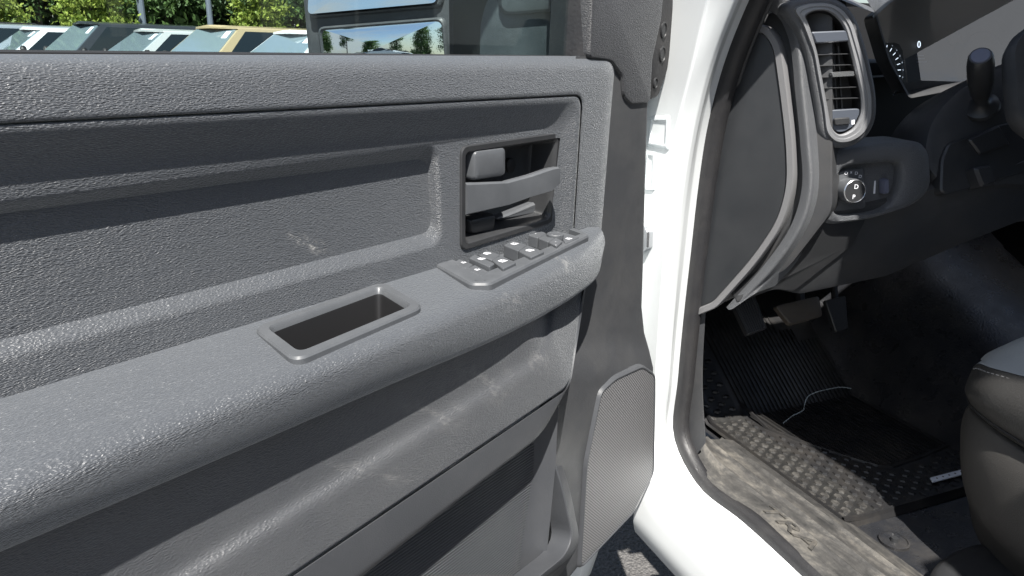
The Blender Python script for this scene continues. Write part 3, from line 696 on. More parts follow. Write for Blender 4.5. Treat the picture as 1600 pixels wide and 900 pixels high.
# outer shell: fender, hood, roof, pillars, rear wall, far side
g=G(); g.rings([np.array([(X,y,z) for X,z in ((-.01,.55),(-.03,.9),(-.02,1.25),(.03,1.38),(.35,1.44),(.9,1.47))]) for y in (.14,.6,1.2)],False,False,closed=False); mk('fender',g,M['paint'],body,angle=40)
cab=[]
roofz=1.985
g=G()
RX=[.205,.23,.30,.9,1.5,1.62]
rsx=lambda y,zz: np.array([(x,y,zz+dz) for x,dz in zip(RX,(-.04,-.012,.0,.02,0,-.04))])
g.rings([rsx(-.32,roofz-.035),rsx(-.45,roofz),rsx(-1.6,roofz+.01),rsx(-2.6,roofz-.01)],False,False,closed=False)
g2=G(); g2.v=[(a,b,c-.05) for a,b,c in g.v]; g.add(g2.v,g2.f); mk('cab_roof',g,M['paint'],body,angle=40)
g=G(); g.tube([(.06,-.10,1.60),(.09,-.22,1.80),(.185,-.36,1.95)],.022,10); g.tube([(.185,-.36,1.95),(.19,-1.5,1.96),(.19,-2.6,1.945)],.026,8); mk('roof_rail',g,M['paint'],body)
g=G(); g.box((.10,-1.20,1.30),(.10,.14,1.35)); mk('centre_pillar',g,M['dark'],body,bev=.01)
g=G(); g.box((1.76,-.8,1.03),(.06,3.4,.95)); g.box((1.68,-.16,1.65),(.06,.08,.5)); g.box((1.68,-1.25,1.7),(.06,.14,.6)); g.box((1.68,-2.4,1.7),(.06,.2,.6)); mk('far_side',g,M['hard'],body)
g=G(); g.box((.9,-2.55,1.1),(1.6,.06,1.0)); g.box((.9,-2.55,1.9),(1.6,.06,.12)); mk('rear_wall',g,M['hard'],body)
g=G(); g.box((.06,-1.9,1.0),(.05,1.3,.95)); mk('rear_door',g,M['paint'],body,bev=.01)
# floor and firewall, vinyl
floor=thing('cab_floor','black vinyl cab floor with raised hump beside the floor mat','floor',(.5,-.2,.66))
g=G()
def fl_prof(y):
    # (x,z) across
    b=max(0,(y-.13))*.75
    h=.03+.20*min(1,max(0,(y+.25)/.5)) if y>-.25 else .03
    return [(.26,.668+b),(.45,.664+b),(.66,.664+b),(.72,.672+b),(.78,.71+b*.8+h*.5),(.84,.76+b*.6+h),(.95,.80+b*.5+h),(1.2,.82+b*.5+h),(1.75,.70)]
g.rings([np.array([(x,y,z) for x,z in fl_prof(y)]) for y in (-1.6,-.8,-.5,-.3,-.1,.05,.13,.2,.4,.65)],False,False,closed=False)
mk('vinyl_cover',g,M['vinylfloor'],floor,angle=60)
g=G(); g.box((.95,.72,1.1),(1.7,.05,1.1)); mk('firewall',g,M['dark'],floor)

# ================================================================ FLOOR MAT
fm=thing('floor_mat','black ribbed rubber floor mat with hexagon tread, dusty along the sill','floor mat',(.45,-.08,.672))
def mz(x,y): # mat surface height
    return .676+max(0,(y-.13))*.75+ (0 if x>.30 else (.30-x)*.30)
x0,x1,y0,y1=.274,.76,-.270,.46
g=G(); xs=np.linspace(x0,x1,24); yl=list(np.linspace(y0,.13,14))+list(np.linspace(.16,y1,6))
def mo(x,y): # trim the outline corner: rear outer corner leans
    return x,y
g.rings([np.array([(x0-.006,y,mz(x0,y)-.004)]+[(x,y,mz(x,y)) for x in xs]+[(x1+.004,y,mz(x1,y)-.004)]) for y in yl],False,False,closed=False)
g.rings([np.array([(x,y0-.006,mz(x,y0)-.010) for x in xs]),np.array([(x,y0,mz(x,y0)) for x in xs])],False,False,closed=False)
mk('mat_base',g,M['mat'],fm,angle=60)
# dusty strip lying along the sill edge is dirt on the rubber
g=G()
edge=[(x0+.004,y1),(x0+.004,y0+.004),(x1,y0+.004)]
def ridge(g,pts,wd,h):
    for a,b in zip(pts[:-1],pts[1:]):
        a=A(*a);b=A(*b);t=(b-a)/np.linalg.norm(b-a);n_=A(-t[1],t[0])*wd/2; m=max(2,int(np.linalg.norm(b-a)/.04)); rs=[]
        for u in np.linspace(0,1,m):
            p=a+(b-a)*u; rs.append(np.array([(p[0]+n_[0]*k_,p[1]+n_[1]*k_,mz(*(p+n_*k_))+hh) for k_,hh in ((-1,-.001),(-.5,h),(.5,h),(1,-.001))]))
        g.rings(rs,True,True,closed=False) if False else g.rings(rs,False,False,closed=False)
ridge(g,edge,.010,.006); 
inner=[(.345,.10),(.405,-.115),(.44,-.155),(.50,-.165),(.69,-.165)]
_ip=[PZ(.682).hit(x,y) for x,y in ((1200,667),(1260,690),(1330,713),(1372,725),(1395,727),(1440,712),(1500,686))]
inner=[(.385,.46),(.388,.16)]+[(p[0],p[1]) for p in _ip]
IX=[.380]+[p[0] for p in _ip]; IY=[.16]+[p[1] for p in _ip]
ridge(g,inner,.007,.005); mk('raised_border',g,M['mat'],fm,angle=50)
def inside(x,y): # inside the ribbed field
    if x<.388: return False
    return y>np.interp(x,IX,IY)
ribs=[]
x=.400; k_=0
while x<.755:
    yb=np.interp(x,IX,IY)+.010
    g=G(); pts=[(x,yb),(x,max(.02,yb+.01)),(x,.13),(x,.30 if x<.66 else .20),(x,.40 if x<.60 else .27)]
    ridge(g,[p for p in pts],.0050,.0045); ribs.append(mk('rib',g,M['mat'],fm,angle=40)); x+=.0125
# hexagon studs
dusty=G(); hexs=G()
for i in range(64):
    for j in range(36):
        x=x0+.018+i*.0215; y=y0+.018+j*.0262+(i%2)*.0131
        if x>x1-.01 or y>y1-.02 or inside(x,y): continue
        if x>.39 and abs(np.interp(x,IX,IY)-y)<.012: continue
        if abs(x-.386)<.010 and y>.14: continue
        tgt=hexs if x>.37 else dusty
        def ring_(r_,h): return np.array([(x+math.cos(t)*r_*.9,y+math.sin(t)*r_,mz(x+math.cos(t)*r_,y)+h) for t in np.linspace(0,2*math.pi,6,endpoint=False)+.3])
        tgt.rings([ring_(.0108,-.001),ring_(.0086,.0034)],False,True)
h1=mk('hexagon_tread',hexs,M['mat'],fm,angle=25,kind='stuff'); h2=mk('hexagon_tread',dusty,M['dustmat'],fm,angle=25,kind='stuff')
g=G(); g.rings([np.array([(x,y,mz(x,y)+.0006) for x in np.linspace(x0+.001,.37,5)]) for y in np.linspace(y0+.002,.25,20)],False,False,closed=False); mk('dust_film',g,M['dustfilm'],fm)
# small things on the mat
P=PZ(.684)
pts=[P.hit(x,y) for x,y in [(1224,661),(1238,650),(1255,641),(1257,632),(1262,620),(1275,613),(1295,608),(1315,605),(1334,608)]]
for p,h in zip(pts,[0,.004,.006,.008,.010,.010,.008,.005,.002]): p[2]+=h
def mathit(x,y,up=.004):
    p=PZ(.676+up).hit(x,y)
    return p if p[1]<.13 else Plane((.5,.13,.676+up),(0,-.75,1)).hit(x,y)
pts=[mathit(x,y) for x,y in [(1224,661),(1238,650),(1255,641),(1257,632),(1262,620),(1275,613),(1295,608),(1315,605),(1334,608)]]
zt_=thing('cable_tie','pale cable tie lying curled on the ribbed floor mat','cable tie',pts[4])
g=G(); g.tube(smooth_line(pts,30),.0013,6); mk('strap',g,M['tie'],zt_); g=G(); g.box(pts[-1]+A(.003,0,.001),(.008,.006,.005)); mk('head',g,M['tie'],zt_,bev=.001)
P=PZ(.684); c=P.hit(1490,742); ws=thing('perforated_strip','small white strip with a row of dark holes beside the seat base','strip',c)
g=G(); g.slab(P,[(1453,747),(1457,754),(1530,735),(1526,728)],[(0,-.001),(0,.001),(.0005,.0015)],.001); mk('strip_body',g,M['strip'],ws)
for t in np.linspace(.12,.9,7):
    x,y=1455+(1528-1455)*t,750.5-(19)*t; p=P.hit(x,y); g=G(); g.box(p+A(0,0,.0017),(.003,.003,.0006)); mk('hole',g,M['dark'],ws)
# ================================================================ DASHBOARD
dash=thing('dashboard','black truck dashboard with silver-rimmed side cover, air vent and light switch','dashboard',(.5,0,1.0))
PC=Plane((.13,-.02,1.3),(-.85,-.53,0))
pv=PC.hit(1245,200); PV=Plane(pv,(-.45,-.89,.0))
PVf=Plane(pv+A(.02,.01,0),(-.45,-.89,.0))
# big dark core
g=G(); core=[(1195,-90),(1330,-90),(1330,300),(1280,420),(1150,478),(1118,478),(1128,300),(1150,100)]
g.slab(Plane(PC.P+A(.018,.012,0),PC.N),[(1160,30),(1215,18),(1300,-20),(1300,330),(1230,420),(1130,474),(1104,474),(1118,300),(1135,120)],[(0,-.10),(0,-.002),(.004,0)],.02); mk('dash_end',g,M['hard'],dash,angle=40)
# side cover with its silver rim
SC=[(1172,36),(1203,40),(1222,70),(1233,150),(1241,220),(1243,290),(1226,350),(1185,410),(1122,480),(1072,500),(1085,300),(1112,150)]
rr=[.02,.02,.02,.03,.03,.03,.03,.04,.01,.01,.03,.03]
g=G(); g.slab(PC,SC,[(0,-.03),(0,.004),(.002,.007),(.0115,.007),(.013,.004),(.0135,.002)],rr,cap1=False,k=5); mk('cover_rim',g,M['coverrim'],dash,angle=40)
g=G(); g.slab(PC,SC,[(.0135,.001),(.014,.003),(.016,.0035)],rr,k=5); mk('side_cover',g,M['cover'],dash,angle=40)
# grained bolster wrapping from the cover to the vent
L0=[PC.hit(x,y,-.004) for x,y in [(1188,14),(1212,22),(1232,60),(1243,150),(1250,220),(1253,292),(1236,352),(1194,414),(1135,480)]]
Lm=[PC.hit(x,y,.004) for x,y in [(1196,2),(1228,10),(1246,60),(1256,150),(1264,222),(1268,300),(1250,360),(1204,424),(1140,486)]]
L1=[PVf.hit(x,y,.0) for x,y in [(1205,-14),(1248,6),(1262,60),(1277,150),(1288,225),(1292,300),(1276,345),(1240,400),(1180,458)]]
L2_=[PVf.hit(x,y,-.03) for x,y in [(1225,-30),(1262,0),(1275,60),(1290,150),(1300,215),(1305,300),(1296,350),(1270,400),(1230,440)]]
g=loft([smooth_line(l,40) for l in (L0,Lm,L1,L2_)],[0,.012,.012,0],5); mk('dash_bolster',g,M['dashskin'],dash,angle=60)
# vent
VO=[(1236,13),(1261,5),(1293,4),(1315,14),(1331,35),(1349,93),(1361,149),(1361,186),(1349,209),(1328,222),(1305,223),(1290,208),(1286,171),(1270,80),(1251,32)]
VI=[(1257,25),(1270,17),(1290,16),(1304,24),(1318,40),(1332,93),(1345,149),(1346,175),(1336,199),(1320,209),(1309,211),(1298,200),(1293,171),(1276,80),(1262,35)]
PVv=Plane(pv+A(.0,-.006,0),(-.45,-.89,.0))
qo,qi=PVv.poly(VO),PVv.poly(VI)
g=G(); V_=lambda q,o_: PVv.to3(rpoly(q,.012,4),o_)
g.rings([V_(qo,-.02),V_(qo,.002),V_(qo*.9+qi*.1,.006),V_(qo*.55+qi*.45,.0065),V_(qo*.5+qi*.5,.004),V_(qo*.15+qi*.85,.005),V_(qi,.002),V_(qi,-.03)],False,False)
vent=mk('vent_surround',g,M['rim'],dash,angle=35)
g=G(); g.slab(PVv,VO,[(-.012,-.03),(-.010,-.006),(-.004,.001),(.0,.001)],.02,cap1=False); mk('vent_housing',g,M['dashskin'],dash,angle=50)
g=G(); g.rings([V_(qi,-.002),V_(inset(qi,.004),-.030)],False,True); mk('vent_duct',g,M['dark'],vent)
def slat(y0,y1,x0a,x1a,o0=-.004,th=.0015,mt='smooth',name='slat'):
    P=PVv; a=P.hit(x0a,y0,o0); b=P.hit(x1a,y0-2,o0); g=G(); d=(b-a)/np.linalg.norm(b-a)
    g.box((a+b)/2-P.N*.008,(np.linalg.norm(b-a),.018,th),[d,P.N,np.cross(d,P.N)]); return mk(name,g,M[mt],vent,bev=.0004)
for y in (86,103,121,138,155): slat(y,y,1273+ (y-86)*.24,1331+(y-86)*.19)
for x in (1304,1312): 
    P=PVv; a=P.hit(x-3,72,-.02); b=P.hit(x+3,170,-.02); g=G(); d=(b-a)/np.linalg.norm(b-a); g.box((a+b)/2,(np.linalg.norm(b-a),.006,.002),[d,P.N,np.cross(d,P.N)]); mk('vane',g,M['hard'],vent)
g=G(); g.slab(PVv,[(1267,50),(1332,47),(1334,64),(1274,68)],[(0,-.02),(0,.001),(.002,.003)],.003); mk('vent_crossbar',g,M['blueplastic'],vent)
g=G(); g.slab(PVv,[(1297,113),(1333,111),(1334,119),(1299,121)],[(0,-.008),(0,.004),(.001,.006)],.002); mk('vent_tab',g,M['chrome'],vent)
g=G(); g.slab(PVv,[(1293,173),(1344,170),(1344,178),(1334,198),(1320,206),(1310,207),(1299,198)],[(0,-.02),(0,-.003),(.001,-.002)],.004); mk('vent_lower_plate',g,M['blueplastic'],vent)
g=G(); g.slab(PVv,[(1302,185),(1327,183),(1328,194),(1303,196)],[(0,-.004),(0,.001),(.0015,.004)],.003); mk('thumbwheel',g,M['smooth'],vent)
for x in (1297,1333): g=G(); g.slab(PVv,[(x-2,188),(x+3,187),(x+3,194),(x-2,195)],[(0,-.0018),(0,-.0014)],.0006); mk('mark',g,M['icon'],vent)
# headlight switch pod
HO=[(1275,250),(1288,238),(1375,224),(1438,220),(1454,232),(1459,292),(1434,318),(1368,341),(1294,353),(1275,342)]
HI=[(1309,265),(1322,257),(1397,251),(1407,258),(1403,296),(1388,321),(1362,334),(1308,338),(1296,330),(1300,293)]
PH=Plane(PVf.hit(1290,300),(-.28,-.95,.06))
g=G(); qo,qi=PH.poly(HO),PH.poly(HI); H_=lambda q,o_,r_=.02: PH.to3(rpoly(q,r_,4),o_)
g.rings([H_(inset(qo,-.004),-.09),H_(qo,-.012),H_(qo*.93+qi*.07,.0),H_(qo*.7+qi*.3,.008),H_(qo*.15+qi*.85,.008),H_(qi,.004),H_(inset(qi,.002),-.014)],False,True)
pod=mk('switch_pod',g,M['dashskin'],dash,angle=55)
g=G(); g.slab(PH,[(1311,268),(1356,262),(1352,300),(1358,326),(1302,333),(1304,295)],[(0,-.013),(0,-.008),(.002,-.006)],.01); mk('switch_plate',g,M['bezel'],pod,angle=40)
a=PH.hit(1321,297,-.010); b=PH.hit(1336,299,.020); ax=(b-a)/np.linalg.norm(b-a)
def lathe(a,b,prof,n=28,g=None):
    g=g or G(); ax=(b-a)/np.linalg.norm(b-a); e=np.cross(ax,A(0,0,1)); e/=np.linalg.norm(e); f=np.cross(ax,e); Ln=np.linalg.norm(b-a)
    g.rings([np.array([a+ax*t*Ln+(e*math.cos(q)+f*math.sin(q))*r_ for q in np.linspace(0,2*math.pi,n,endpoint=False)]) for t,r_ in prof],True,True); return g,ax,e,f
g,ax,e,f=lathe(a,b,[(0,.0250),(.12,.0250),(.14,.0225),(.88,.0215),(1,.0205),(.99,.0185)]); kn=mk('light_knob',g,M['bezel'],pod,angle=40)
g,_,_,_=lathe(b-ax*.0008,b+ax*.0006,[(0,.0180),(1,.0178)]); mk('knob_face',g,M['smooth'],pod)
Pq=Plane(b,ax); g=G(); th=np.linspace(0,2*math.pi,33); c2=Pq.to2(b)
g.rings([Pq.to3(np.array([c2+A(math.cos(t),math.sin(t))*r_ for t in th]),o_) for r_,o_ in ((.0180,.0),(.0190,.0012),(.0205,.0)) ],False,False,closed=False); mk('knob_ring',g,M['chrome'],pod)
def text(body_,size,P,at,mt,name,parent,rot=0,ex=.0002):
    cu=bpy.data.curves.new(name,'FONT'); cu.body=body_; cu.size=size; cu.extrude=ex; cu.align_x='CENTER'; cu.align_y='CENTER'
    ob=bpy.data.objects.new(name,cu); col.objects.link(ob); dg=bpy.context.evaluated_depsgraph_get(); me=bpy.data.meshes.new_from_object(ob.evaluated_get(dg)); bpy.data.objects.remove(ob)
    c,s_=math.cos(rot),math.sin(rot); e1=P.e1*c+P.e2*s_; e2=-P.e1*s_+P.e2*c; g=G()
    if abs(np.cross(e1,e2)@P.N-1)>.1: e1=-e1
    g.add([at+e1*v.co.x+e2*v.co.y+P.N*v.co.z for v in me.vertices],[tuple(p.vertices) for p in me.polygons]); bpy.data.meshes.remove(me)
    return mk(name,g,M[mt],parent,angle=20)
PK=Plane(b,ax)
def pat(x,y,o_=.0012): return PK.hit(x,y,o_)
text('P',.011,PK,pat(1334,308),'icon','letter',pod); text('D',.011,PK,pat(1338,292),'icon','symbol',pod)
for i,(x,y,s_) in enumerate([(1322,274,'O'),(1330,272,'x'),(1338,274,'D'),(1344,279,'D'),(1348,287,'-'),(1302,300,'*')]): text(s_,.008,PH,PH.hit(x,y-3,-.0050),'icon','symbol',pod)
g=G(); g.slab(PH,[(1380,281),(1389,279),(1389,302),(1380,304)],[(0,-.012),(0,-.001),(.002,.003)],.003); mk('dimmer_wheel',g,M['cap'],pod)
g=G(); g.slab(PH,[(1373,284),(1375,283.5),(1374,304),(1371,304)],[(0,-.0135),(0,-.0125)],.0003); mk('mark',g,M['icon'],pod)
# knee bolster and lower dash
PKn=Plane(PH.hit(1300,345,-.01),(-.2,-.93,-.25))
g=G(); g.slab(PKn,[(1236,352),(1290,335),(1440,300),(1640,240),(1640,330),(1500,385),(1385,434),(1250,462),(1214,455),(1170,462)],[(.004,-.05),(0,-.012),(.003,-.002),(.012,0)],.012); mk('knee_panel',g,M['hard'],dash,angle=45)
g=G(); g.slab(Plane(PKn.P+PKn.N*.006,PKn.N),[(1240,352),(1356,338),(1335,382),(1240,456),(1212,452),(1150,474),(1200,420)],[(0,-.03),(0,-.002),(.002,0)],.008); mk('fuse_cover',g,M['smooth'],dash,angle=40)
g=G(); g.box((1.05,.42,1.28),(1.36,.46,.42)); mk('dash_core',g,M['dark'],dash,bev=.02)
g=G(); g.box((.29,.15,1.26),(.22,.26,.42)); mk('dash_sun_blocker',g,M['dark'],dash,bev=.02)  # hidden box inside the dash, added to keep sun patches off the footwell
# dash top and hood over the gauges
PG=Plane((.45,.06,1.48),(-.10,-.98,.20))
g=G(); g.rings([np.array([PY(Y).hit(x,y) for x,y in [(1180,-60+dy),(1290,-16+dy),(1352,28+dy)]]) for Y,dy in ((.35,-40),(.0,-6),(-.13,0))],False,False,closed=False)
tp_=[PV.hit(1300,2,.003),PV.hit(1335,14,.003),PV.hit(1368,32,-.004)]
g=G()
ed=smooth_line([PC.hit(1206,8,-.01),PV.hit(1250,-3,.0),PV.hit(1300,-4,.0),PV.hit(1345,12,-.01),PG.hit(1368,20,.02)],20)
g=loft([ed,ed+A(.02,.03,.012),ed+A(.10,.32,.03),ed+A(.15,.5,-.02)],[0,.01,.05,0],4); mk('dash_top',g,M['dashskin'],dash,angle=60)
hd=smooth_line([PG.hit(1366,24,.03),PG.hit(1400,-6,.13),PG.hit(1480,-60,.21),PG.hit(1640,-140,.22),PG.hit(1800,-140,.2)],24)
hd2=smooth_line([PG.hit(1362,24,-.03),PG.hit(1400,-14,-.03),PG.hit(1490,-90,-.03),PG.hit(1660,-180,-.03),PG.hit(1830,-180,-.03)],24)
g=loft([hd2,hd-A(0,0,.006),hd+A(0,0,.004),hd2+A(-.02,.02,.05),hd2+A(-.03,.3,.03)],[0,.002,.004,.02,0],4); mk('gauge_hood',g,M['dashskin'],dash,angle=60)
g=G(); CL=[(1366,24),(1405,-8),(1700,-180),(1760,60),(1510,126),(1414,144),(1386,92)]
q=PG.poly(CL); g.rings([PG.to3(rpoly(inset(q,d),.01,4),o_) for d,o_ in ((-.014,.018),(-.008,.016),(-.002,.004),(0,-.004),(0,-.03))],False,True); clu=mk('gauge_housing',g,M['hard'],dash,angle=50)
g=G(); g.rings([PG.to3(rpoly(inset(q,d),.01,4),-.01) for d in (0,.001)],False,True); mk('gauge_lens',g,M['lens'],clu)
PF=Plane(PG.P-PG.N*.024,PG.N)
def ringdial(cx,cy,r1,wd,name,t0=0,t1=6.283):
    c=PF.to2(PF.hit(cx,cy)); g=G(); th=np.linspace(t0,t1,48); rs=[PF.to3(np.array([c+A(math.cos(t),math.sin(t))*r_ for t in th]),o_) for r_,o_ in ((r1-wd,.0),(r1-wd*.5,.004),(r1,.0))]
    g.rings(rs,False,False,closed=False); mk(name,g,M['chrome'],clu); return c
c1=ringdial(1372,112,.062,.002,'dial_ring',-.9,1.3); c2=ringdial(1488,58,.018,.0012,'small_dial_ring',.3,5.6)
ringdial(1535,95,.062,.002,'dial_ring',.6,3.4)
for i,t in enumerate(np.linspace(-.6,1.2,9)):
    g=G(); d=A(math.cos(t),math.sin(t)); n_=A(-d[1],d[0]); g.add([PF.to3(c1+d*r_+n_*k2,.001) for r_,k2 in ((.049,-.0007),(.057,-.0007),(.057,.0007),(.049,.0007))],[(0,1,2,3)]); mk('tick',g,M['gaugeprint'],clu)
text('4',.019,PF,PF.hit(1386,90,.001),'gaugeprint','numeral',clu); text('5',.019,PF,PF.hit(1392,107,.001),'gaugeprint','numeral',clu); text('0',.019,PF,PF.hit(1436,70,.001),'gaugeprint','numeral',clu)
for i,(x,y,l) in enumerate([(1437,87,10),(1438,92,11),(1440,97,13)]):
    g=G(); g.slab(PF,[(x-l*.6,y-.9),(x+l*.6,y-1.4),(x+l*.6,y+.4),(x-l*.6,y+.9)],[(0,0),(0,.0006)],.0002); mk('text_line',g,M['cap'],clu)
# ================================================================ STEERING COLUMN
sc=thing('steering_column','dark steering column shroud with wiper stalk and tilt lever','steering column',(.55,-.1,1.3))
PS=Plane(PY(-.16).hit(1520,180),(-.25,-.85,.35))
g=G(); g.slab(PS,[(1450,190),(1490,140),(1560,100),(1605,86),(1760,60),(1760,330),(1600,290),(1480,300),(1440,255)],[(.0,-.12),(0,-.02),(.006,-.004),(.02,0)],.04,k=6); mk('shroud',g,M['hard'],sc,angle=50)
g=G(); g.slab(Plane(PS.P+PS.N*.006,PS.N),[(1470,250),(1480,225),(1560,195),(1640,180),(1640,255),(1600,270),(1480,305),(1468,300)],[(0,-.02),(0,0),(.003,.003)],.01,k=5); mk('lower_shroud',g,M['smooth'],sc)
g=G(); g.slab(Plane(PS.P+PS.N*.012,PS.N),[(1512,218),(1560,196),(1578,226),(1530,242)],[(0,-.01),(0,0),(.003,.003)],.004); mk('shroud_cap',g,M['smooth'],sc)
g=G(); g.slab(Plane(PS.P+PS.N*.03,PS.N),[(1520,262),(1546,258),(1556,286),(1532,294)],[(0,-.03),(0,0),(.004,.006)],.006); mk('tilt_lever',g,M['smooth'],sc)
a=PS.hit(1533,168,.004); b=Plane(PS.P+PS.N*.11,PS.N).hit(1532,87)
g,ax,e,f=lathe(a,b,[(0,.030),(.05,.028),(.08,.018),(.16,.011),(.3,.016),(.55,.0205),(.85,.0205),(.97,.0185),(1,.0165)]); mk('wiper_stalk',g,M['smooth'],sc,angle=45)
g,_,_,_=lathe(b,b+ax*.0015,[(0,.0145),(1,.0135)]); mk('stalk_cap',g,M['cap'],sc)
# steering wheel rim and hub edge beyond the right of the frame
sw=thing('steering_wheel','black steering wheel hub at the right edge of the picture','steering wheel',(.60,-.32,1.42))
g=G(); cc=PS.hit(1790,110,.16); e1,e2=PS.e1,PS.e2
g.tube([cc+(e1*math.cos(t)+e2*math.sin(t))*.185 for t in np.linspace(-.9,.9,24)],.015,10) if False else None
g.tube([cc+(e1*math.cos(t)+e2*math.sin(t))*.185 for t in np.linspace(math.pi*.5,math.pi*.5,2)+np.array([0,.01])],.001,4)
g=G(); g.slab(Plane(cc,PS.N),[(1584,60),(1640,20),(1900,20),(1900,260),(1660,240),(1592,190)],[(.01,-.04),(0,-.02),(.004,-.004),(.02,0)],.03,k=5); mk('hub_cover',g,M['hard'],sw,angle=50)
# ================================================================ PEDALS
pp=thing('parking_brake_pedal','ribbed parking brake pedal hanging under the dashboard at left','pedal',(.3,.15,.95))
P=Plane(PX(.27).hit(1165,490),(-.3,-.75,.5))
g=G(); g.slab(P,[(1142,468),(1178,455),(1199,513),(1169,524)],[(0,-.02),(0,-.003),(.002,0)],.004); mk('pedal_pad',g,M['smooth'],pp)
for t in np.linspace(.12,.88,8):
    a=P.hit(1142+36*t,466-10*t,.001); b=P.hit(1169+28*t,521-10*t,.001); g=G(); g.tube([a,b],.0016,6); mk('pad_rib',g,M['rubber'],pp)
g=G(); g.tube([P.hit(1160,470,-.02),P.hit(1150,380,-.1)],.01,8); mk('pedal_arm',g,M['dark'],pp)
bp=thing('brake_pedal','worn brown-grey brake pedal in the dark footwell','pedal',(.45,.3,.95))
P=Plane(PX(.45).hit(1258,485),(-.1,-.8,.5))
g=G(); g.slab(P,[(1212,478),(1280,462),(1286,494),(1236,508)],[(0,-.015),(0,-.002),(.003,0)],.008); mk('pedal_pad',g,M['metal'],bp)
g=G(); g.tube([P.hit(1250,480,-.015),P.hit(1245,400,-.08)],.012,8); mk('pedal_arm',g,M['dark'],bp)
ac=thing('accelerator_pedal','tall narrow black accelerator pedal right of the brake pedal','pedal',(.6,.35,.9))
P=Plane(PX(.58).hit(1308,495),(-.1,-.85,.4))
g=G(); g.slab(P,[(1290,470),(1322,462),(1326,514),(1307,520)],[(0,-.012),(0,-.002),(.002,0)],.006); mk('pedal_pad',g,M['smooth'],ac)
g=G(); g.tube([P.hit(1305,475,-.012),P.hit(1300,400,-.1)],.008,8); mk('pedal_arm',g,M['dark'],ac)
# ================================================================ SEAT
seat=thing('driver_seat','dark vinyl driver seat with pale grey top panel and brown-grey base','seat',(.6,-.6,.7))
def XL(px,X,n=24): return smooth_line([PX(X[i] if hasattr(X,'__len__') else X).hit(*p) for i,p in enumerate(px)],n)
# cushion: side wall lines going from the front nose backwards
ca=XL([(1519,576),(1524,564),(1545,552),(1600,532),(1700,500)],[.40,.385,.37,.36,.36])
cb=XL([(1513,596),(1516,588),(1540,580),(1600,588),(1700,610)],[.395,.375,.355,.345,.345])
cc_=XL([(1512,618),(1517,632),(1545,655),(1600,690),(1700,750)],[.395,.372,.352,.340,.34])
cd=XL([(1516,624),(1520,638),(1546,664),(1600,700),(1700,760)],[.41,.385,.365,.352,.352])
def toward(l,dx,dy,dz): return l+A(dx,dy,dz)
seam_t=XL([(1520,574),(1528,568),(1550,575),(1600,588),(1700,612)],[.400,.385,.365,.358,.358])
top1=XL([(1530,560),(1538,552),(1560,540),(1600,522),(1700,480)],[.44,.43,.42,.42,.42])
top2=top1+A(.52,.02,.004)
fn=lambda l: np.vstack([l[:1]+A(.30,.06,0),l])  # wrap round the nose toward the far side
g=loft([fn(seam_t)-A(0,0,.001),fn(cb*.5+cc_*.5)+A(-.012,-.0,0),fn(cc_),fn(cd),fn(cd)+A(.03,-.02,-.02)],[0,.03,.008,.004,0],5); mk('cushion_side',g,M['seatskin'],seat,angle=60)
g=loft([fn(seam_t),fn(seam_t)+A(.012,-.006,.012),fn(top1),fn(top2)],[0,.01,.03,0],5); mk('cushion_top',g,M['seatgrey'],seat,angle=60)
g=G(); g.tube(fn(cd*.3+cc_*.7)+A(-.001,0,0),.0025,6); mk('piping',g,M['dark'],seat)
for i in range(2,22):
    a=seam_t[i]+A(-.003,0,-.008); b=a+(seam_t[i+1]-seam_t[i])*.6; g=G(); g.tube([a,b],.0011,5); mk('stitch',g,M['thread'],seat)
sa=XL([(1512,632),(1520,645),(1550,672),(1600,708),(1700,780)],[.405,.385,.362,.35,.35])
sb=XL([(1500,660),(1505,690),(1540,720),(1600,760),(1700,830)],[.400,.370,.345,.335,.335])
sc1=XL([(1500,740),(1507,770),(1540,820),(1600,880),(1700,960)],[.400,.372,.350,.340,.34])
sd=XL([(1512,780),(1524,806),(1555,850),(1600,895),(1700,980)],[.415,.395,.375,.365,.365])
g=loft([fn(sa)+A(.04,-.02,.01),fn(sa),fn(sb),fn(sc1),fn(sd),fn(sd)+A(.03,0,-.06)],[0,.008,.04,.05,.02,0],5); mk('seat_skirt',g,M['skirt'],seat,angle=60)
g=G(); g.box((.85,-1.0,.85),(.85,.8,.3)); mk('seat_base',g,M['dark'],seat,bev=.03)
g=G(); g.box((.72,-.86,.99),(.46,.80,.17)); mk('cushion_core',g,M['seatskin'],seat,bev=.04)
g=G(); g.box((.85,-1.35,1.35),(.55,.16,.75)); mk('seat_back',g,M['seatskin'],seat,bev=.05)
ps_=thing('unseen_passenger_seat','dark unseen passenger seat, added to darken part of the gauge lens reflection','seat',(1.25,-.8,.8))  # seat out of view, added to break up the reflection in the gauge lens
g=G(); g.box((1.25,-.6,.95),(.5,.5,.25)); mk('cushion',g,M['seatskin'],ps_,bev=.05)
g=G(); g.box((1.25,-.85,1.35),(.5,.14,.72)); mk('backrest',g,M['seatskin'],ps_,bev=.05)
g=G(); g.box((1.22,-.86,1.80),(.27,.10,.20)); mk('headrest',g,M['seatskin'],ps_,bev=.04)
# seat rail cover at the bottom edge
rc=thing('seat_rail_cover','rounded black plastic rail cover on the floor below the seat','rail cover',(.4,-.5,.67))
P=PZ(.70)
g=G(); g.slab(P,[(1445,905),(1462,880),(1500,858),(1530,852),(1610,885),(1700,960),(1600,1010),(1470,960)],[(0,-.03),(.003,.004),(.012,.014),(.03,.018)],.03,k=5); mk('cover_shell',g,M['smooth'],rc,angle=60)
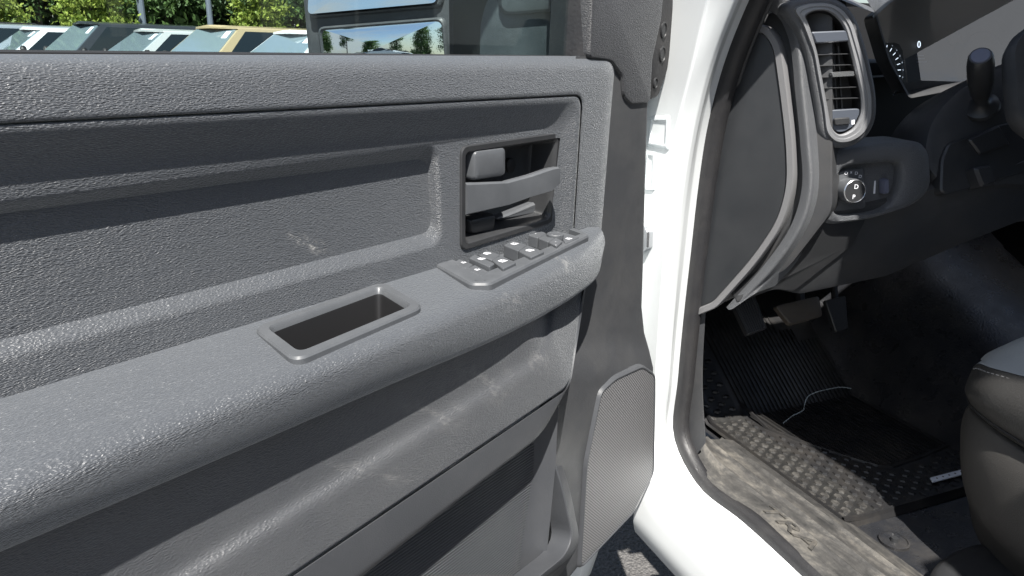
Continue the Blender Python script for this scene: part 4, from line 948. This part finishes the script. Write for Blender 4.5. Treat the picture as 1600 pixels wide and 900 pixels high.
# round floor hook
hk=thing('mat_hook','round floor hook cap behind the mat corner','floor hook',PZ(.668).hit(1397,845))
c=PZ(.670).hit(1397,845); ci=np.array([A(math.cos(t),math.sin(t),0) for t in np.linspace(0,2*math.pi,24,endpoint=False)])
g=G(); g.rings([c+ci*.026-A(0,0,.004),c+ci*.026+A(0,0,.002),c+ci*.023+A(0,0,.0025),c+ci*.022],False,True); mk('disc',g,M['vinylfloor'],hk)
g=G(); g.rings([c+ci*.007,c+ci*.006+A(0,0,.007)],False,True); mk('button',g,M['smooth'],hk)
M['lettermat']=mat('worn_letter_plastic',(.045,.044,.042),.5,dust=.5,dustcol=(.2,.18,.15),dscale=60)
# embossed sill lettering, half hidden by dust
PSL=PZ(.7095)
def silltext(s_,y,x): 
    cu=bpy.data.curves.new('t','FONT'); cu.body=s_; cu.size=.058; cu.extrude=.0026; cu.align_x='CENTER'; cu.align_y='CENTER'; cu.shear=.2; cu.bevel_depth=.0004
    ob=bpy.data.objects.new('t',cu); col.objects.link(ob); dg=bpy.context.evaluated_depsgraph_get(); me=bpy.data.meshes.new_from_object(ob.evaluated_get(dg)); bpy.data.objects.remove(ob)
    g=G(); g.add([A(x,y,.7085)+A(0,-1,0)*v.co.x*1.25+A(1,0,0)*v.co.y*.62+A(0,0,1)*v.co.z for v in me.vertices],[tuple(p.vertices) for p in me.polygons]); bpy.data.meshes.remove(me)
    o=mk('embossed_letter',g,M['lettermat'],sillp,angle=20)
for s_,y in (('T',-.225),('R',-.27),('A',-.315)): silltext(s_,y,.139)
# ================================================================ CAR PARK
def bark(): return mat('bark',(.09,.07,.055),.9,vary=.6,dscale=4,dustcol=(.16,.14,.12))
M['bark']=bark()
def leafmat(name,c1,c2):
    m,nt,b=newmat(name); oi=N(nt,'ShaderNodeNewGeometry'); rr=N(nt,'ShaderNodeValToRGB'); e=rr.color_ramp.elements; e[0].color=(*c1,1); e[1].color=(*c2,1)
    nt.links.new(oi.outputs['Random Per Island'],rr.inputs[0]); nt.links.new(rr.outputs[0],b.inputs['Base Color']); b.inputs['Roughness'].default_value=.6
    b.inputs['Transmission Weight'].default_value=0; b.inputs['Subsurface Weight'].default_value=0
    o=nt.nodes['Material Output']; tr=N(nt,'ShaderNodeBsdfTranslucent'); nt.links.new(rr.outputs[0],tr.inputs[0]); ms=N(nt,'ShaderNodeMixShader',ip={0:.35}); nt.links.new(b.outputs[0],ms.inputs[1]); nt.links.new(tr.outputs[0],ms.inputs[2]); nt.links.new(ms.outputs[0],o.inputs[0]); return m
M['leafg']=leafmat('green_leaves',(.05,.10,.03),(.14,.23,.07)); M['leafy']=leafmat('yellow_green_leaves',(.17,.25,.04),(.38,.44,.09)); M['leafd']=leafmat('pine_needles',(.035,.075,.03),(.10,.17,.07))
def crown_geo(seed,H,rad,base,nclump,nleaf,ls):
    r_=np.random.default_rng(seed); g=G(); tips=[]
    for c in range(nclump):
        t=r_.random()**.8; z=base+(H-base)*t; rr_=rad*(1-.75*t)*(.35+.65*r_.random()); a=r_.random()*6.283
        cx,cy=rr_*math.cos(a),rr_*math.sin(a); tips.append((cx,cy,z)); cr=rad*.28*(.6+.7*r_.random())
        P_=r_.normal(size=(nleaf,3))*A(1,1,.6)*cr*.6+A(cx,cy,z)
        U_=r_.normal(size=(nleaf,3)); U_/=np.linalg.norm(U_,axis=1)[:,None]; V_=np.cross(U_,r_.normal(size=(nleaf,3))); V_/=np.linalg.norm(V_,axis=1)[:,None]
        s_=ls*(.6+.8*r_.random(nleaf))[:,None]
        vs=np.stack([P_-U_*s_,P_+V_*s_*.5,P_+U_*s_,P_-V_*s_*.5],1).reshape(-1,3); o_=len(g.v)
        g.v+=[tuple(v) for v in vs]; g.f+=[(o_+4*i,o_+4*i+1,o_+4*i+2,o_+4*i+3) for i in range(nleaf)]
    return g,tips
def raw(name,g,mt):
    me=bpy.data.meshes.new(name); me.from_pydata(g.v,[],g.f); me.materials.append(mt); return me
def treedata(seed,H,rad,base,mt,nc=60,nl=90,ls=.16,tr=.16):
    g,tips=crown_geo(seed,H,rad,base,nc,nl,ls); cm=raw('crown',g,mt)
    g=G(); g.tube([(0,0,0),(.05,.03,H*.3),(-.04,.06,H*.6),(0,0,H*.95)],[tr,tr*.8,tr*.5,tr*.12],8)
    for i,(a,b,c) in enumerate(tips[::4]): g.tube([(0,0,c*.82),(a*.5,b*.5,c*.9),(a,b,c)],[tr*.3,tr*.18,tr*.06],5)
    tm=raw('trunk',g,M['bark']); return cm,tm
kinds={'pine':[treedata(s_,13+s_,2.6,3.5,M['leafd'],110,150,.12,.18) for s_ in (0,1,2)],'oak':[treedata(10+s_,9+s_,3.0,1.4,M['leafg'],110,150,.13,.2) for s_ in (0,1)],'small':[treedata(20+s_,5.2,1.5,.7,M['leafy'],70,130,.09,.08) for s_ in (0,1)]}
def tree(kind,i,x,y,sc_,lab,cat='tree',grp='trees behind the parked cars'):
    cm,tm=kinds[kind][i%len(kinds[kind])]; nm={'pine':'pine_tree','oak':'leafy_tree','small':'young_tree'}[kind]
    t=thing(nm,lab,cat,(x,y,0),0,grp)
    for n_,me in (('crown',cm),('trunk',tm)):
        o=bpy.data.objects.new(n_,me); col.objects.link(o); o.parent=t
    t.rotation_euler=(0,0,random.random()*6.28); t.scale=(sc_,)*3; return t
def gp(x,dist): # ground position at photo column x and horizontal distance
    d=ray(x,60); d=A(d[0],d[1]); d/=np.linalg.norm(d); return CAM[0]+d[0]*dist,CAM[1]+d[1]*dist
tr_=[]
where=lambda px: 'at the left edge' if px<30 else ('left of the yellow-green tree' if px<120 else ('behind the yellow-green tree' if px<200 else ('between the two light poles' if px<330 else ('right of the light poles' if px<470 else 'behind the tow mirror'))))
ORD='first second third fourth fifth sixth seventh eighth ninth tenth eleventh twelfth thirteenth fourteenth fifteenth sixteenth seventeenth eighteenth nineteenth twentieth'.split()
cnt={'pine':0,'oak':0}
for i in range(30):
    px=-160+i*28+random.uniform(-9,9); D_=random.uniform(36,50); x,y=gp(px,D_); k='pine' if i%3 else 'oak'; n_=ORD[cnt[k]]; cnt[k]+=1
    tree(k,i,x,y,random.uniform(.85,1.2),('%s dark pine' if k=='pine' else '%s leafy green tree')%n_+' from the left in the wood behind the cars')
for px,D_,s_,lb in ((150,30,1.0,'bright yellow-green young tree behind the dark car, left of the light poles'),(408,33,.95,'bright yellow-green young tree behind the tan car beside the mirror'),(-10,33,.9,'yellow-green young tree above the cars at the far left edge')):
    x,y=gp(px,D_); tree('small',int(px),x,y,s_,lb,grp=None)
M['polemat']=mat('galvanised_pole',(.20,.23,.28),.5,metal=.3)
for px,D_,lb in ((226,31,'thicker grey light pole behind the cars, left one of two'),(331,36,'thinner grey light pole behind the tan car, right one of two')):
    x,y=gp(px,D_); t=thing('light_pole',lb,'light pole',(x,y,0),0,'light poles in the car park')
    g=G(); g.tube([(x,y,.6),(x,y,9)],[.13,.09],10); mk('pole',g,M['polemat'],t); g=G(); g.tube([(x,y,0),(x,y,.6)],.3,12); mk('concrete_foot',g,mat('concrete',(.4,.39,.37),.8),t)
    g=G(); g.box((x+.5,y,9),(1.0,.3,.12)); mk('lamp_head',g,M['polemat'],t,bev=.02)
# wood floor: undergrowth
g=G(); r_=np.random.default_rng(5); n_=26000
px_=r_.uniform(-330,760,n_); dd=r_.uniform(38,60,n_); q=np.array([gp(a,b) for a,b in zip(px_,dd)]); z=r_.random(n_)**1.5*4.5*(.4+.6*(np.sin(px_*.05)+1)/2)
P_=np.column_stack([q,z]); U_=r_.normal(size=(n_,3)); U_/=np.linalg.norm(U_,axis=1)[:,None]; V_=np.cross(U_,r_.normal(size=(n_,3))); V_/=np.linalg.norm(V_,axis=1)[:,None]
vs=np.stack([P_-U_*.3,P_+V_*.17,P_+U_*.3,P_-V_*.17],1).reshape(-1,3); g.v=[tuple(v) for v in vs]; g.f=[(4*i,4*i+1,4*i+2,4*i+3) for i in range(n_)]
o=bpy.data.objects.new('undergrowth',raw('undergrowth',g,M['leafg'])); col.objects.link(o); o['kind']='stuff'
carglass_sky=mat('car_glass_painted_sky',(.18,.24,.27),.05,coat=1.0,spec=1.0); sideglass=mat('car_side_glass',(.012,.018,.02),.04,coat=.5); cartrim=mat('car_black_trim',(.02,.02,.02),.4); tyre=mat('tyre_rubber',(.02,.02,.02),.8); wheelm=mat('alloy',(.5,.5,.52),.3,metal=.8); lampm=mat('lamp_lens',(.75,.78,.8),.1,coat=.4)  # windscreen colour is lightened to stand in for reflected sky
def carpaint(n,c): return mat(n,c,.25,coat=.7)
def car(loc,rz,paint,label,rails=True,sticker=True,pillar=None,h=1.76,group='cars parked in a row behind the door'):
    m=Matrix.Translation(Vector((loc[0],loc[1],0)))@Matrix.Rotation(rz,4,'Z'); t=thing('parked_car',label,'car',mat=m,group=group)
    T=lambda x,y,z: tuple(m@Vector((x,y,z)))
    def sec(x,hw,z0,z1,top=.93): return np.array([T(x,y,z) for y,z in ((-hw*.92,z0),(-hw,z0+.2),(-hw,z0+(z1-z0)*.6),(-hw*top,z1),(0,z1+.03),(hw*top,z1),(hw,z0+(z1-z0)*.6),(hw,z0+.2),(hw*.92,z0))])
    zb=1.08
    g=G(); g.rings([sec(2.42,.70,.40,.78),sec(2.34,.86,.34,.92),sec(2.1,.93,.30,.99),sec(1.2,.96,.28,zb-.02),sec(0,.97,.28,zb),sec(-1.8,.96,.28,zb),sec(-2.3,.92,.32,zb-.03),sec(-2.42,.80,.42,.95)],True,True); mk('body',g,paint,t,angle=45)
    # greenhouse
    zt_=h-.06; b=[(1.22,.88),(-2.12,.86)]; tp=[(.42,.68),(-1.92,.68)]
    def gv(u,v,side=1): # u along 0..1 from front, v up 0..1
        x=(1-v)*(b[0][0]*(1-u)+b[1][0]*u)+v*(tp[0][0]*(1-u)+tp[1][0]*u); y=((1-v)*.895+v*.70)*side; return x,y,zb-.01+(zt_-zb+.01)*v
    g=G()
    for sd in (1,-1):
        g.rings([np.array([T(*gv(u,v,sd)) for v in (0,.5,1)]) for u in (0,1)],False,False,closed=False)
    g.rings([np.array([T(*gv(0,v,s_)) for v in (0,1)]) for s_ in (1,-1)],False,False,closed=False); g.rings([np.array([T(*gv(1,v,s_)) for v in (0,1)]) for s_ in (1,-1)],False,False,closed=False)
    mk('greenhouse',g,pillar or paint,t,angle=30)
    g=G(); g.rings([np.array([T(x,y,z) for x,y,z in ((.46,-.70*k2,zt_-.01+dz),(.60,0,zt_+dz),(.46,.70*k2,zt_-.01+dz),(-1.95,.70*k2,zt_-.01+dz),(-2.05,0,zt_+dz),(-1.95,-.70*k2,zt_-.01+dz))]) for k2,dz in ((1,0),(.97,.035),(.6,.065))],False,True); mk('roof',g,paint,t,angle=40)
    o_=.012
    def pane(name,us,vs_,sd,mt=carglass_sky):
        g=G(); c_=[gv(us[0],vs_[0],sd),gv(us[1],vs_[0],sd),gv(us[1]-(.0),vs_[1],sd),gv(us[0],vs_[1],sd)]
        g.rings([np.array([T(x,y+sd*o2,z+o2*.2) for x,y,z in c_]) for o2 in (-.01,o_)],False,True); mk(name,g,mt,t)
    for sd in (1,-1):
        for us in ((.075,.385),(.415,.70),(.73,.95)): pane('side_window',us,(.06,.92),sd,sideglass)
        g=G(); c_=T(.98,sd*1.02,zb+.12); g.ell(c_,(.07,.13,.09),10,6); mk('door_mirror',g,cartrim,t)
        if rails:
            g=G(); g.tube([T(.30,sd*.62,h-.03),T(.15,sd*.62,h+.05),T(-1.7,sd*.62,h+.05),T(-1.85,sd*.62,h-.03)],.022,6); mk('roof_rail',g,cartrim,t)
        for x in (1.5,-1.45):
            g=G(); g.tube([T(x,sd*.74,.36),T(x,sd*.975,.36)],.36,18); w_=mk('wheel',g,tyre,t); g=G(); g.tube([T(x,sd*.95,.36),T(x,sd*.985,.36)],.24,12); mk('rim',g,wheelm,w_)
        g=G(); g.box(T(2.33,sd*.68,.80),(.16,.34,.16),np.array(m.to_3x3()).T); mk('headlight',g,lampm,t,bev=.03)
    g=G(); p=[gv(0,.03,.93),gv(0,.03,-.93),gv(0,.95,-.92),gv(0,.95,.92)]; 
    g.rings([np.array([T(x+o2,y,z+o2*.8) for x,y,z in p]) for o2 in (-.01,.014)],False,True); mk('windscreen',g,carglass_sky,t)
    if sticker: 
        g=G(); p=[gv(0,v,y_) for v,y_ in ((.70,.82),(.70,.60),(.90,.60),(.90,.82))]; g.add([T(x+.018,y,z+.014) for x,y,z in p],[(0,1,2,3)]); mk('windscreen_sticker',g,M['icon'],t)
    g=G(); g.box(T(2.40,0,.66),(.06,1.0,.22),np.array(m.to_3x3()).T); mk('grille',g,cartrim,t,bev=.01)
    return t
wp=carpaint('white_car_paint',(.78,.80,.80)); bp_=carpaint('black_car_paint',(.03,.035,.04)); sp_=carpaint('silver_car_paint',(.45,.48,.48)); tp2=carpaint('tan_car_paint',(.42,.34,.20)); gp_=carpaint('grey_blue_car_paint',(.25,.28,.32))
hd_=R(23)+R(180+33)  # heading
rowc=[(560,13.2,wp,'white parked car just left of the tow mirror, blue windscreen'),(425,15.0,wp,'white parked SUV partly hidden by the tow mirror frame'),(300,16.9,tp2,'tan parked SUV with paper sticker on its windscreen'),(195,18.8,sp_,'silver parked SUV between the tan one and the dark one'),(98,20.8,bp_,'dark grey parked SUV between the silver and the white one'),(10,22.8,wp,'white parked SUV with dark mirror, third from the left edge'),(-62,24.8,gp_,'grey blue parked car near the left edge of the row'),(-130,26.8,wp,'pale parked car at the left edge, only its roof and screen showing'),(-190,28.8,bp_,'dark parked car farthest to the left of the row')]
for px,D_,pt,lb in rowc[1:]:
    x,y=gp(px+70,D_); car((x,y),R(180)+R(28+random.uniform(-4,4)),pt,lb,h=random.choice((1.70,1.78,1.84)),rails=random.random()>.25)
# vehicles and trees seen only in the mirror
x,y=-11,-2.0
def mirrorcar(x,y,rz,pt,lb): car((x,y),rz,pt,lb,group='cars reflected in the mirror')
import itertools
for i,(x,y,rz,pt,lb) in enumerate([(-13,-3,R(95),wp,'white vehicle shown near the right side of the mirror'),(-24,3,R(80),sp_,'silver car reflected low in the mirror'),(-26,-4,R(80),bp_,'dark car reflected low in the mirror'),(-27,8,R(80),wp,'far white car reflected low in the mirror')]): mirrorcar(x,y,rz,pt,lb)
for i in range(26):
    a=R(120+i*6.5); D_=random.uniform(48,70); tree(('pine','oak')[i%2],i,CAM[0]+math.cos(a)*D_,CAM[1]+math.sin(a)*D_,random.uniform(.7,1.0),'green tree on the far side of the car park, reflected in the mirror',grp='trees reflected in the mirror')
